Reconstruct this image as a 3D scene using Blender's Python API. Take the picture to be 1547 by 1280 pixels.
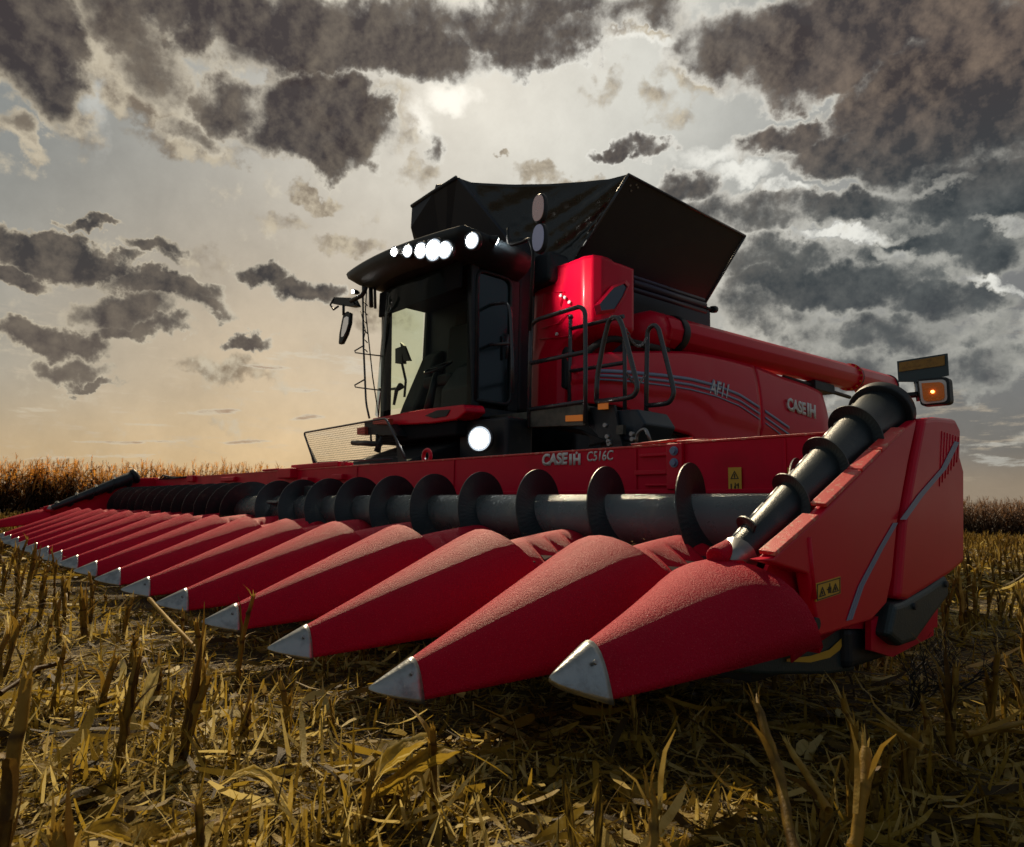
import bpy, bmesh, math, random
import numpy as np
from mathutils import Vector, Matrix
R = math.radians; U = random.uniform
random.seed(7); rng = np.random.default_rng(11)
for o in list(bpy.data.objects): bpy.data.objects.remove(o, do_unlink=True)
S = bpy.context.scene
C = S.collection

# ---------------------------------------------------------------- camera
CAM_H = 0.80; F = 1047.7; YAW = R(48.38); PIT = R(7.01); ROL = R(1.05)
dv = Vector((-math.sin(YAW)*math.cos(PIT), math.cos(YAW)*math.cos(PIT), math.sin(PIT)))
r0 = Vector((math.cos(YAW), math.sin(YAW), 0)); u0 = r0.cross(dv)
rv = r0*math.cos(ROL)+u0*math.sin(ROL); uv = -r0*math.sin(ROL)+u0*math.cos(ROL)
cd = bpy.data.cameras.new('camera'); cam = bpy.data.objects.new('camera', cd); C.objects.link(cam)
cd.sensor_width = 36; cd.sensor_fit = 'HORIZONTAL'; cd.lens = 36*F/1547
cd.clip_start = 0.05; cd.clip_end = 6000
M = Matrix((rv, uv, -dv)).transposed().to_4x4(); M.translation = (0, 0, CAM_H)
cam.matrix_world = M
S.camera = cam
cd.dof.use_dof = True; cd.dof.focus_distance = 3.0; cd.dof.aperture_fstop = 7.0
HF = Vector((-math.sin(YAW), math.cos(YAW), 0))      # horizontal view direction, measured on site
HR = Vector((math.cos(YAW), math.sin(YAW), 0))
def at(px, py, **k):
    "survey helper: the point on a measured plane X=, Y= or Z= sighted through the photograph"
    ray = dv+rv*((px-773.5)/F)-uv*((py-640)/F)
    (ax, v), = k.items(); i = 'XYZ'.index(ax)
    t = (v-(CAM_H if i == 2 else 0))/ray[i]
    return Vector((0, 0, CAM_H))+ray*t

# ---------------------------------------------------------------- light
SUN_AZ = R(57); SUN_EL = R(41)
S.view_settings.view_transform = 'Standard'; S.view_settings.look = 'None'
S.view_settings.exposure = 0.0; S.view_settings.gamma = 1.0
sl = bpy.data.lights.new('sun', 'SUN'); so = bpy.data.objects.new('sun', sl); C.objects.link(so)
sl.energy = 4.6; sl.angle = R(0.7); sl.color = (1.0, 0.80, 0.52)
sdir = Vector((-math.sin(SUN_AZ)*math.cos(SUN_EL), math.cos(SUN_AZ)*math.cos(SUN_EL), math.sin(SUN_EL)))
so.rotation_euler = sdir.to_track_quat('Z', 'Y').to_euler()

# ---------------------------------------------------------------- node helper
class NT:
    def __init__(s, nt): s.nt = nt; s.n = nt.nodes; s.l = nt.links
    def node(s, t, **k):
        n = s.n.new(t)
        for a, b in k.items(): setattr(n, a, b)
        return n
    def put(s, v, inp):
        if isinstance(v, bpy.types.NodeSocket): s.l.new(v, inp)
        elif v is not None: inp.default_value = v
    def m(s, op, a, b=None, c=None, clamp=False):
        n = s.node('ShaderNodeMath', operation=op); n.use_clamp = clamp
        for i, v in enumerate((a, b, c)): s.put(v, n.inputs[i])
        return n.outputs[0]
    def vm(s, op, a, b=None, scale=None):
        n = s.node('ShaderNodeVectorMath', operation=op); s.put(a, n.inputs[0])
        if b is not None: s.put(b, n.inputs[1])
        if scale is not None: s.put(scale, n.inputs['Scale'])
        return n.outputs['Value' if op in ('DOT_PRODUCT', 'LENGTH') else 'Vector']
    def mix(s, f, a, b):
        n = s.node('ShaderNodeMix', data_type='RGBA'); s.put(f, n.inputs[0])
        s.put((*a, 1) if isinstance(a, tuple) and len(a) == 3 else a, n.inputs[6])
        s.put((*b, 1) if isinstance(b, tuple) and len(b) == 3 else b, n.inputs[7])
        return n.outputs[2]
    def noise(s, vec, scale, detail=4, rough=.55, out=0, dist=0):
        n = s.node('ShaderNodeTexNoise'); s.put(vec, n.inputs['Vector']); n.inputs['Scale'].default_value = scale
        n.inputs['Detail'].default_value = detail; n.inputs['Roughness'].default_value = rough
        n.inputs['Distortion'].default_value = dist
        return n.outputs[out]
    def ss(s, x, a, b, lo=0., hi=1.):
        n = s.node('ShaderNodeMapRange', interpolation_type='SMOOTHSTEP'); s.put(x, n.inputs[0])
        n.inputs[1].default_value = a; n.inputs[2].default_value = b; n.inputs[3].default_value = lo; n.inputs[4].default_value = hi
        return n.outputs[0]

# ---------------------------------------------------------------- sky
world = bpy.data.worlds.new('World'); S.world = world; world.use_nodes = True
W = NT(world.node_tree); W.n.clear()
tc = W.node('ShaderNodeTexCoord').outputs['Generated']
sep = W.node('ShaderNodeSeparateXYZ'); W.put(tc, sep.inputs[0]); dz = sep.outputs[2]
sky = W.node('ShaderNodeTexSky', sky_type='NISHITA'); sky.sun_disc = False
sky.sun_elevation = SUN_EL; sky.sun_rotation = -SUN_AZ; sky.dust_density = 4; sky.air_density = 1.2
def pd(px, py): return (dv+rv*((px-773.5)/F)-uv*((py-640)/F)).normalized()
# ragged billow coordinates: warp the direction with noise
nz = W.noise(tc, 5, 5, .6, out=1)
nz2 = W.noise(tc, 17, 5, .65, out=1)
wd = W.vm('ADD', W.vm('ADD', tc, W.vm('SCALE', W.vm('SUBTRACT', nz, (.5, .5, .5)), scale=.13)), W.vm('SCALE', W.vm('SUBTRACT', nz2, (.5, .5, .5)), scale=.075))
def blob(px, py, rx, ry, rot=0, vec=None):
    c = pd(px, py); a = R(rot)
    e1 = (rv*math.cos(a)-uv*math.sin(a)); e2 = (rv*math.sin(a)+uv*math.cos(a))
    e1 = (e1-c*e1.dot(c)); e2 = (e2-c*e2.dot(c))
    k = F*1.0
    cosf = c.dot(dv)
    x = W.vm('DOT_PRODUCT', vec or wd, tuple(e1*(k/rx/cosf)))
    y = W.vm('DOT_PRODUCT', vec or wd, tuple(e2*(k/ry/cosf)))
    d2 = W.m('MULTIPLY_ADD', y, y, W.m('MULTIPLY', x, x))
    return W.m('SUBTRACT', 1.0, d2, clamp=True)
def field(lst, vec=None):
    acc = None
    for b in lst:
        w = b[4]; v = W.m('MULTIPLY', blob(b[0], b[1], b[2], b[3], b[5] if len(b) > 5 else 0, vec), w)
        acc = v if acc is None else W.m('MAXIMUM', acc, v)
    return acc
dark = [(1120, 400, 130, 40, .6), (1280, 560, 220, 50, .6), (1480, 560, 120, 60, .65), (1060, 330, 80, 40, .5), (1450, 350, 160, 90, .7), (620, 20, 400, 45, .8), (850, 8, 160, 22, .7), (200, 40, 90, 60, .6), (30, 60, 95, 120, 1.2), (70, 150, 55, 60, .9), (330, 20, 190, 60, 1.1), (520, 55, 260, 62, 1.25), (690, 70, 60, 45, .9), (775, 55, 45, 55, .8), (250, 105, 70, 65, .55), (390, 90, 90, 30, .6),
        (500, 195, 125, 68, 1.25), (345, 165, 62, 52, 1.0), (420, 225, 90, 40, .8), (290, 205, 40, 30, .55), (545, 250, 60, 22, .6), (15, 210, 30, 30, .55),
        (960, 15, 150, 35, .6), (1120, 45, 150, 50, .8), (1330, 40, 220, 80, 1.2), (1480, 130, 150, 130, 1.25), (1250, 110, 130, 50, .9, 12), (1500, 270, 130, 70, 1.1), (1390, 230, 90, 60, .9),
        (968, 208, 62, 20, .85), (905, 215, 30, 12, .5), (1190, 135, 36, 18, .55), (1180, 215, 90, 36, .95, 5), (1265, 245, 70, 34, .8), (1340, 205, 80, 50, .8),
        (1130, 330, 110, 52, .8, 8), (1040, 275, 80, 32, .7), (1290, 320, 90, 34, .85), (1400, 330, 80, 38, .9, 20), (1390, 385, 110, 34, .9), (1500, 385, 60, 40, .8), (1250, 440, 180, 45, .85, 6), (1180, 400, 90, 34, .7, 8), (1430, 455, 100, 40, .8), (1350, 510, 200, 42, .7), (1130, 480, 110, 60, .55),
        (85, 383, 74, 34, 1.1, 12), (20, 410, 40, 26, .9), (150, 410, 40, 22, .8), (165, 470, 70, 28, .7), (245, 445, 85, 26, 1.0, 6), (290, 470, 50, 24, .8), (75, 510, 80, 36, 1.1, 8), (100, 560, 50, 22, .7), (200, 500, 60, 18, .7),
        (395, 412, 50, 26, 1.1), (455, 440, 52, 24, 1.0, 8), (370, 518, 46, 18, .9), (150, 349, 40, 13, .8), (240, 384, 40, 18, .9), (250, 400, 22, 12, .7), (190, 400, 20, 12, .6), (660, 240, 22, 40, .7), (150, 580, 40, 8, .6)]
gaps = [(1268, 366, 80, 13, 1.0, 6), (1140, 262, 60, 18, .9, 15), (1205, 300, 40, 12, .8, 10), (1500, 428, 55, 11, .9, 20), (1345, 395, 36, 13, .8, 30), (1090, 225, 80, 20, .7, 10), (1500, 330, 40, 9, .6, 20), (1410, 285, 40, 10, .5, -30),
        (960, 60, 70, 12, .6), (165, 150, 26, 110, .35, 10), (690, 150, 60, 30, .8), (640, 200, 40, 40, .7)]
tan = [(130, 210, 60, 40, .7), (230, 150, 60, 60, .8), (640, 290, 50, 30, .7), (600, 200, 60, 60, .5), (330, 560, 80, 20, .5), (300, 400, 60, 40, .5), (420, 340, 60, 20, .5), (1000, 150, 60, 30, .6), (900, 120, 50, 20, .4), (1180, 90, 70, 40, .7), (1400, 130, 80, 40, .7), (215, 90, 90, 60, .9), (430, 120, 120, 18, .6), (300, 230, 100, 30, .7), (960, 30, 120, 30, .8), (1060, 90, 90, 40, .7), (470, 300, 45, 18, .8), (530, 250, 60, 22, .7), (440, 140, 20, 14, .6), (520, 368, 50, 20, .7), (820, 250, 60, 18, .7), (880, 262, 40, 18, .8),
       (760, 225, 14, 8, .8), (480, 190, 40, 14, .5), (20, 225, 40, 26, .8), (560, 330, 40, 14, .5), (560, 470, 70, 40, .6), (1060, 30, 80, 20, .6)]
thin = [(130, 690, 120, 5, .7, 2), (400, 555, 90, 7, .6, 4), (230, 640, 90, 5, .6), (60, 620, 80, 8, .6), (430, 590, 110, 8, .6, 3), (170, 668, 90, 5, .8, 2), (320, 620, 60, 7, .8), (465, 634, 40, 9, .8), (365, 670, 70, 6, .8),
        (540, 560, 120, 26, .6, 8), (440, 540, 120, 18, .5), (250, 600, 60, 8, .5), (1500, 700, 90, 22, .6), (1480, 672, 110, 8, .5)]
mp_ = W.node('ShaderNodeMapping'); mp_.inputs['Scale'].default_value = (1, 1, 5.0); W.put(tc, mp_.inputs[0])
sn = W.noise(mp_.outputs[0], 5, 6, .6, out=1); tw_ = W.vm('ADD', tc, W.vm('MULTIPLY', W.vm('SUBTRACT', sn, (.5, .5, .5)), (.12, .12, .035)))
sn1 = W.noise(mp_.outputs[0], 16, 8, .68)
bd = field(dark); gp_ = field(gaps); tn_ = field(tan); bt = field(thin, tw_)
sunp = pd(830, 200)
def tow(k): return W.vm('ADD', tc, W.vm('SCALE', W.vm('SUBTRACT', tuple(sunp), tc), scale=k))
f1 = W.noise(tc, 7.5, 10, .62); f1s = W.noise(tow(.05), 7.5, 6, .62)
f2 = W.noise(tc, 26, 8, .62); f2s = W.noise(tow(.02), 26, 5, .62)
tex = W.m('ADD', W.m('MULTIPLY', W.m('SUBTRACT', f1, .5), 1.6), W.m('MULTIPLY', W.m('SUBTRACT', f2, .5), 1.15))
relief = W.m('ADD', W.m('MULTIPLY', W.m('SUBTRACT', f1, f1s), 2.4), W.m('MULTIPLY', W.m('SUBTRACT', f2, f2s), 1.1))
out_ = W.m('MULTIPLY', W.m('SUBTRACT', 1.0, W.ss(W.vm('DOT_PRODUCT', tc, tuple(dv)), .55, .8)), W.ss(dz, .08, .3))
dens = W.m('ADD', W.m('POWER', bd, .75), W.m('MULTIPLY', tex, W.ss(bd, -.1, .30, .35, .85)))
dens = W.m('SUBTRACT', dens, W.m('MULTIPLY', gp_, .5))
dens = W.m('MAXIMUM', dens, W.m('ADD', W.m('MULTIPLY', out_, .45), W.m('MULTIPLY', tex, .9)))
dtn = W.m('ADD', W.m('MULTIPLY', tn_, .8), W.m('MULTIPLY', tex, .8))
dth = W.m('ADD', W.m('MULTIPLY', W.ss(bt, 0, .9), .75), W.m('MULTIPLY', W.m('SUBTRACT', sn1, .55), 1.6))
# base sky
left = W.vm('DOT_PRODUCT', tc, tuple(-HR)); rightside = W.ss(left, -.02, -.50)
g1 = W.m('POWER', W.m('MAXIMUM', W.vm('DOT_PRODUCT', tc, tuple(pd(860, 190))), 0.0), 14.0)
gl = W.m('POWER', W.m('MAXIMUM', W.vm('DOT_PRODUCT', tc, tuple(pd(430, 730))), 0.0), 18.0)
base = W.mix(W.ss(dz, .0, .17), (.50, .355, .19), (.225, .238, .222))
base = W.mix(W.ss(dz, .16, .55), base, (.185, .215, .215))
base = W.mix(W.m('MULTIPLY', rightside, .88), base, (.118, .116, .116))
base = W.mix(W.m('MULTIPLY', W.m('MULTIPLY', rightside, W.ss(dz, .085, .03)), .8), base, (.34, .265, .185))
base = W.mix(W.m('MULTIPLY', g1, .92), base, (.60, .60, .54))
base = W.mix(W.m('MULTIPLY', gl, .62), base, (.84, .58, .30))
stre = W.m('MULTIPLY', W.m('MULTIPLY', W.ss(sn1, .52, .70), W.ss(dz, .02, .06)), W.ss(dz, .30, .12))
base = W.mix(W.m('MULTIPLY', stre, .6), base, (.56, .46, .33))
veil = W.noise(tc, 4.2, 10, .68)
base = W.vm('SCALE', base, scale=W.m('ADD', .50, W.m('MULTIPLY', veil, 1.0)))
base = W.mix(W.m('MULTIPLY', W.m('MULTIPLY', W.ss(gp_, .0, .8), W.ss(f2, .25, .55)), .95), base, (.86, .85, .77))
skyc = W.vm('SCALE', sky.outputs[0], scale=.10)
base = W.mix(.93, skyc, base)
rimc = W.mix(rightside, (.62, .54, .40), (.52, .51, .45))
rimc = W.mix(g1, rimc, (.92, .90, .82))
tanc = W.mix(W.ss(W.m('ADD', relief, .5), .25, .75), (.17, .125, .085), (.56, .48, .35))
ta_ = W.m('MULTIPLY', W.ss(dtn, .12, .50), .85)
base = W.mix(ta_, base, tanc)
core = W.mix(W.ss(left, -.45, .15), (.040, .050, .056), (.042, .040, .042))
core = W.mix(W.ss(dz, .34, .10), core, W.mix(rightside, (.095, .074, .066), (.085, .086, .092)))
core = W.mix(W.m('MULTIPLY', W.ss(dz, .34, .52), .8), core, (.052, .040, .041))
mid = W.mix(rightside, (.17, .140, .110), (.105, .115, .115))
mid = W.mix(W.m('MULTIPLY', W.ss(dz, .34, .50), rightside), mid, (.20, .150, .115))
body = W.mix(W.m('ADD', .36, W.m('MULTIPLY', relief, 1.9), clamp=True), core, mid)
a_ = W.ss(dens, .11, .47)
thick = W.ss(dens, .25, .80)
rimk = W.m('MULTIPLY', W.ss(dens, .66, .22), W.m('ADD', W.ss(relief, -.25, .30), W.m('MULTIPLY', g1, .5), clamp=True))
cc = W.mix(thick, W.mix(.5, mid, rimc), body)
cc = W.mix(W.m('MULTIPLY', rimk, .85), cc, rimc)
col = W.mix(W.m('MULTIPLY', a_, .97), base, cc)
wisp = W.mix(W.ss(dth, .45, .75), rimc, W.mix(rightside, (.33, .215, .15), (.20, .17, .16)))
at_ = W.m('MULTIPLY', W.ss(dth, .28, .55), W.m('SUBTRACT', 1.0, a_))
col = W.mix(W.m('MULTIPLY', at_, .7), col, wisp)
# the half of the sky away from the sun is dusky and blue
back_ = W.ss(W.vm('DOT_PRODUCT', tc, tuple(HF)), .55, -.25)
col = W.mix(back_, col, W.vm('MULTIPLY', col, (.58, .74, 1.0)))
col = W.mix(W.m('MULTIPLY', W.ss(dz, .70, .95), .6), col, (.05, .065, .08))
# below the horizon
col = W.mix(W.ss(dz, 0.0, -.03), col, (.05, .045, .03))
bg = W.node('ShaderNodeBackground'); bg.inputs['Strength'].default_value = .1
W.put(W.vm('SCALE', col, scale=10.0), bg.inputs['Color'])
wo = W.node('ShaderNodeOutputWorld'); W.l.new(bg.outputs[0], wo.inputs[0])
world.cycles.sampling_method = 'MANUAL'; world.cycles.sample_map_resolution = 1024

# ---------------------------------------------------------------- materials
def mat(name, col, rough=.5, metal=0, spec=.5, coat=0, coatr=.1, bump=None, var=None, emit=None, grit=None, sparkle=None):
    m = bpy.data.materials.new(name); m.use_nodes = True; N = NT(m.node_tree); b = N.n['Principled BSDF']
    b.inputs['Roughness'].default_value = rough; b.inputs['Metallic'].default_value = metal
    b.inputs['Specular IOR Level'].default_value = spec
    b.inputs['Coat Weight'].default_value = coat; b.inputs['Coat Roughness'].default_value = coatr
    oc = N.node('ShaderNodeTexCoord').outputs['Object']
    c = (*col, 1)
    if var:   # (scale, colour2, lo, hi)
        n = N.noise(oc, var[0], 6, .6); c = N.mix(N.ss(n, var[2], var[3]), col, var[1])
    if sparkle: c = N.mix(N.ss(N.noise(oc, sparkle[0], 3, .7), sparkle[2], sparkle[3]), c, sparkle[1])
    N.put(c, b.inputs['Base Color'])
    n0 = N.noise(oc, 3.0, 6, .65)
    N.put(N.m('ADD', rough-.08, N.m('MULTIPLY', n0, .16)), b.inputs['Roughness'])
    if grit:  # (scale, strength, metres)
        n = N.noise(oc, grit[0], grit[3] if len(grit) > 3 else 2, grit[4] if len(grit) > 3 else .6); bp = N.node('ShaderNodeBump'); bp.inputs['Strength'].default_value = grit[1]
        bp.inputs['Distance'].default_value = grit[2]; N.put(n, bp.inputs['Height']); N.l.new(bp.outputs[0], b.inputs['Normal'])
    if emit:
        N.put((*emit[0], 1), b.inputs['Emission Color']); b.inputs['Emission Strength'].default_value = emit[1]
    return m
MT = {}
MT['poly'] = mat('red_moulded_plastic', (.47, .001, .026), .50, spec=.10, grit=(170, 1.0, .006, 3, .75), sparkle=(260, (.60, .05, .07), .58, .68), var=(5, (.40, .002, .022), .45, .75))  # paler specks put the sparkle of the grain into the colour
MT['red'] = mat('red_paint', (.60, .0015, .028), .32, spec=.20, coat=.08, coatr=.12, var=(2.2, (.56, .003, .026), .48, .8), grit=(90, .05, .002))
MT['dred'] = mat('shadow_red_paint', (.58, .002, .030), .42, spec=.16, var=(3, (.42, .006, .022), .45, .8), grit=(120, .12, .002))
MT['edge'] = mat('worn_red_edge', (.62, .03, .03), .4, var=(40, (.62, .22, .16), .55, .62), grit=(300, .5, .002))
MT['steel'] = mat('dark_auger_steel', (.13, .155, .165), .27, metal=.7, var=(9, (.19, .20, .19), .5, .75), grit=(300, .8, .004, 4, .8))
MT['black'] = mat('black_paint', (.012, .018, .024), .5, spec=.35, var=(6, (.03, .034, .036), .5, .8), grit=(150, .2, .002))
MT['flight'] = mat('black_flighting_steel', (.022, .032, .038), .36, metal=.3, spec=.5, var=(7, (.06, .065, .06), .52, .78), grit=(200, .5, .003))
MT['dull'] = mat('dull_black', (.010, .013, .016), .85, spec=.12)
MT['rubber'] = mat('tyre_rubber', (.016, .016, .016), .8, grit=(60, .4, .004))
MT['rail'] = mat('rail_paint', (.035, .04, .05), .28, coat=.3, grit=(200, .2, .001))
MT['vinyl'] = mat('black_vinyl_cover', (.012, .015, .016), .27, spec=.6, grit=(9, .25, .03))
MT['panelb'] = mat('black_tank_panel', (.009, .014, .028), .5, var=(3, (.018, .022, .032), .4, .8))
MT['tip'] = mat('worn_zinc_tip', (.36, .37, .36), .34, metal=.85, var=(14, (.22, .23, .23), .45, .70), grit=(55, .35, .004))
MT['green'] = mat('poly_skid', (.012, .030, .034), .5, grit=(90, .4, .003))
MT['yellow'] = mat('yellow_label', (.62, .36, .03), .5)
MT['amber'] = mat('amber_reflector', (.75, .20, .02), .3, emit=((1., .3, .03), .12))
MT['mark'] = mat('black_print', (.02, .02, .02), .5)
MT['silver'] = mat('silver_decal', (.62, .64, .66), .4, metal=.1)
MT['blue'] = mat('blue_grey_stripe', (.16, .22, .36), .4)
MT['olive'] = mat('dusty_platform_metal', (.10, .10, .085), .5, metal=.5, grit=(60, .4, .003), var=(8, (.05, .055, .05), .4, .7))
MT['fabric'] = mat('seat_fabric', (.02, .03, .03), .8)
MT['chain'] = mat('galvanised', (.25, .26, .27), .4, metal=.8)
MT['mirror'] = mat('mirror_glass', (.8, .8, .86), .05, metal=1)
def emat(name, c, s):
    m = bpy.data.materials.new(name); m.use_nodes = True; N = NT(m.node_tree); N.n.clear()
    e = N.node('ShaderNodeEmission'); e.inputs[0].default_value = (*c, 1); e.inputs[1].default_value = s
    o = N.node('ShaderNodeOutputMaterial'); N.l.new(e.outputs[0], o.inputs[0]); return m
MT['lamp'] = emat('work_lamp_on', (1., .97, .9), 60)
MT['lensglow'] = emat('lit_lens', (.80, .90, 1.), .85)
MT['amberlamp'] = emat('amber_bulb', (1., .45, .1), 6)
def glassmat(name, tint, refl=.12):
    m = bpy.data.materials.new(name); m.use_nodes = True; N = NT(m.node_tree); N.n.clear()
    t = N.node('ShaderNodeBsdfTransparent'); t.inputs[0].default_value = (*tint, 1)
    g = N.node('ShaderNodeBsdfGlossy'); g.inputs['Roughness'].default_value = .03
    fr = N.node('ShaderNodeFresnel'); fr.inputs[0].default_value = 1.14
    mx = N.node('ShaderNodeMixShader'); N.l.new(fr.outputs[0], mx.inputs[0]); N.l.new(t.outputs[0], mx.inputs[1]); N.l.new(g.outputs[0], mx.inputs[2])
    o = N.node('ShaderNodeOutputMaterial'); N.l.new(mx.outputs[0], o.inputs[0]); return m
MT['glass'] = glassmat('clear_cab_glass', (.86, .92, .84))
MT['lens'] = glassmat('amber_lens', (.9, .30, .04))
def leafmat(name, c1, c2, c3, trans=.45):
    m = bpy.data.materials.new(name); m.use_nodes = True; N = NT(m.node_tree); N.n.clear()
    a = N.node('ShaderNodeAttribute', attribute_name='tint'); g = N.node('ShaderNodeNewGeometry')
    oc = N.node('ShaderNodeTexCoord').outputs['Object']
    n = N.noise(oc, 35, 5, .6)
    f = N.m('ADD', a.outputs['Fac'], N.m('MULTIPLY', N.m('SUBTRACT', n, .5), .5), clamp=True)
    c = N.mix(N.ss(f, .15, .6), c1, c2); c = N.mix(N.ss(f, .65, .95), c, c3)
    d = N.node('ShaderNodeBsdfPrincipled'); N.put(c, d.inputs['Base Color']); d.inputs['Roughness'].default_value = .55
    d.inputs['Specular IOR Level'].default_value = .22
    bp = N.node('ShaderNodeBump'); bp.inputs['Strength'].default_value = .4; bp.inputs['Distance'].default_value = .004
    N.put(N.noise(oc, 160, 3, .6), bp.inputs['Height']); N.l.new(bp.outputs[0], d.inputs['Normal'])
    t = N.node('ShaderNodeBsdfTranslucent'); N.put(N.vm('SCALE', c, scale=1.15), t.inputs[0])
    mx = N.node('ShaderNodeMixShader'); mx.inputs[0].default_value = trans
    N.l.new(d.outputs[0], mx.inputs[1]); N.l.new(t.outputs[0], mx.inputs[2])
    o = N.node('ShaderNodeOutputMaterial'); N.l.new(mx.outputs[0], o.inputs[0]); return m
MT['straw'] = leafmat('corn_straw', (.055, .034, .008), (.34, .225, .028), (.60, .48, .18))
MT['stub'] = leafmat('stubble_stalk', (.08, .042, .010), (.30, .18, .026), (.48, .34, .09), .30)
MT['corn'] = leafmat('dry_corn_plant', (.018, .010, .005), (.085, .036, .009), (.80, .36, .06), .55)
MT['corn_shaded'] = leafmat('shaded_corn', (.02, .011, .006), (.07, .032, .014), (.26, .14, .07), .35)  # darker copy of the corn, cloud shade put into its colour
MT['weed'] = mat('dead_weed', (.02, .017, .012), .8)

# ---------------------------------------------------------------- mesh helper
class MB:
    def __init__(s): s.v = []; s.f = []; s.sm = []
    def add(s, vs, fs, smooth=False):
        o = len(s.v); s.v += [tuple(v) for v in vs]; s.f += [tuple(i+o for i in f) for f in fs]; s.sm += [smooth]*len(fs); return s
    def box(s, a, b, mtx=None):
        x0, y0, z0 = a; x1, y1, z1 = b
        vs = [Vector(p) for p in ((x0, y0, z0), (x1, y0, z0), (x1, y1, z0), (x0, y1, z0), (x0, y0, z1), (x1, y0, z1), (x1, y1, z1), (x0, y1, z1))]
        if mtx: vs = [mtx @ v for v in vs]
        return s.add(vs, [(0, 3, 2, 1), (4, 5, 6, 7), (0, 1, 5, 4), (1, 2, 6, 5), (2, 3, 7, 6), (3, 0, 4, 7)])
    def tube(s, pts, r, n=10, closed=False, cap=True):
        pts = [Vector(p) for p in pts]; N_ = len(pts); rs = r if isinstance(r, (list, tuple)) else [r]*N_
        vs = []; prev = None
        for i, p in enumerate(pts):
            if closed: t = (pts[(i+1) % N_]-pts[i-1])
            else: t = pts[min(i+1, N_-1)]-pts[max(i-1, 0)]
            t.normalize()
            if prev is None:
                a = Vector((0, 0, 1)) if abs(t.z) < .9 else Vector((1, 0, 0)); e = t.cross(a).normalized()
            else: e = (prev-t*prev.dot(t)).normalized()
            prev = e; g = t.cross(e)
            for k in range(n):
                a = 2*math.pi*k/n; vs.append(p+(e*math.cos(a)+g*math.sin(a))*rs[i])
        fs = []
        for i in range(N_ if closed else N_-1):
            j = (i+1) % N_
            for k in range(n): fs.append((i*n+k, i*n+(k+1) % n, j*n+(k+1) % n, j*n+k))
        s.add(vs, fs, True)
        if cap and not closed:
            o = len(s.v)-len(vs)
            s.f += [tuple(o+k for k in range(n))[::-1], tuple(o+(N_-1)*n+k for k in range(n))]; s.sm += [False, False]
        return s
    def prism(s, poly, ext):
        "closed outline (3D points) pushed along ext"
        n = len(poly); poly = [Vector(p) for p in poly]; ext = Vector(ext)
        vs = poly+[p+ext for p in poly]
        fs = [tuple(range(n)), tuple(range(2*n-1, n-1, -1))]+[(i, i+n, (i+1) % n+n, (i+1) % n) for i in range(n)]
        return s.add(vs, fs)
    def grid(s, fn, nu, nv, smooth=True, thick=None):
        vs = [fn(i/nu, j/nv) for i in range(nu+1) for j in range(nv+1)]
        fs = [(i*(nv+1)+j, (i+1)*(nv+1)+j, (i+1)*(nv+1)+j+1, i*(nv+1)+j+1) for i in range(nu) for j in range(nv)]
        return s.add(vs, fs, smooth)
    def build(s, name, m, parent=None, bevel=0, solid=0, soff=-1):
        me = bpy.data.meshes.new(name); me.from_pydata(s.v, [], s.f); me.update()
        bm = bmesh.new(); bm.from_mesh(me); bmesh.ops.recalc_face_normals(bm, faces=bm.faces); bm.to_mesh(me); bm.free()
        me.polygons.foreach_set('use_smooth', s.sm)
        me.materials.append(MT[m] if isinstance(m, str) else m)
        o = bpy.data.objects.new(name, me); C.objects.link(o)
        if parent is not None:
            o.parent = parent; w = Vector((0, 0, 0)); q = parent
            while q is not None: w += q.location; q = q.parent
            for v in me.vertices: v.co -= w
        if solid:
            d = o.modifiers.new('solid', 'SOLIDIFY'); d.thickness = solid; d.offset = soff
        if bevel:
            d = o.modifiers.new('bevel', 'BEVEL'); d.width = bevel; d.segments = 3; d.limit_method = 'ANGLE'; d.angle_limit = R(30); d.harden_normals = False
        return o
def empty(name, loc, label, cat, group=None):
    o = bpy.data.objects.new(name, None); C.objects.link(o); o.location = loc; o['label'] = label; o['category'] = cat
    if group: o['group'] = group
    o.empty_display_size = .2
    return o
def arc_pts(pts, r=.06, n=5):
    "polyline with rounded corners"
    pts = [Vector(p) for p in pts]; out = [pts[0]]
    for i in range(1, len(pts)-1):
        a, b, c = pts[i-1], pts[i], pts[i+1]; d1 = (a-b); d2 = (c-b); q = min(r, d1.length*.45, d2.length*.45)
        p1 = b+d1.normalized()*q; p2 = b+d2.normalized()*q
        for k in range(n+1):
            t = k/n; out.append(p1*(1-t)**2+b*2*t*(1-t)+p2*t*t)
    out.append(pts[-1]); return out
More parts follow.
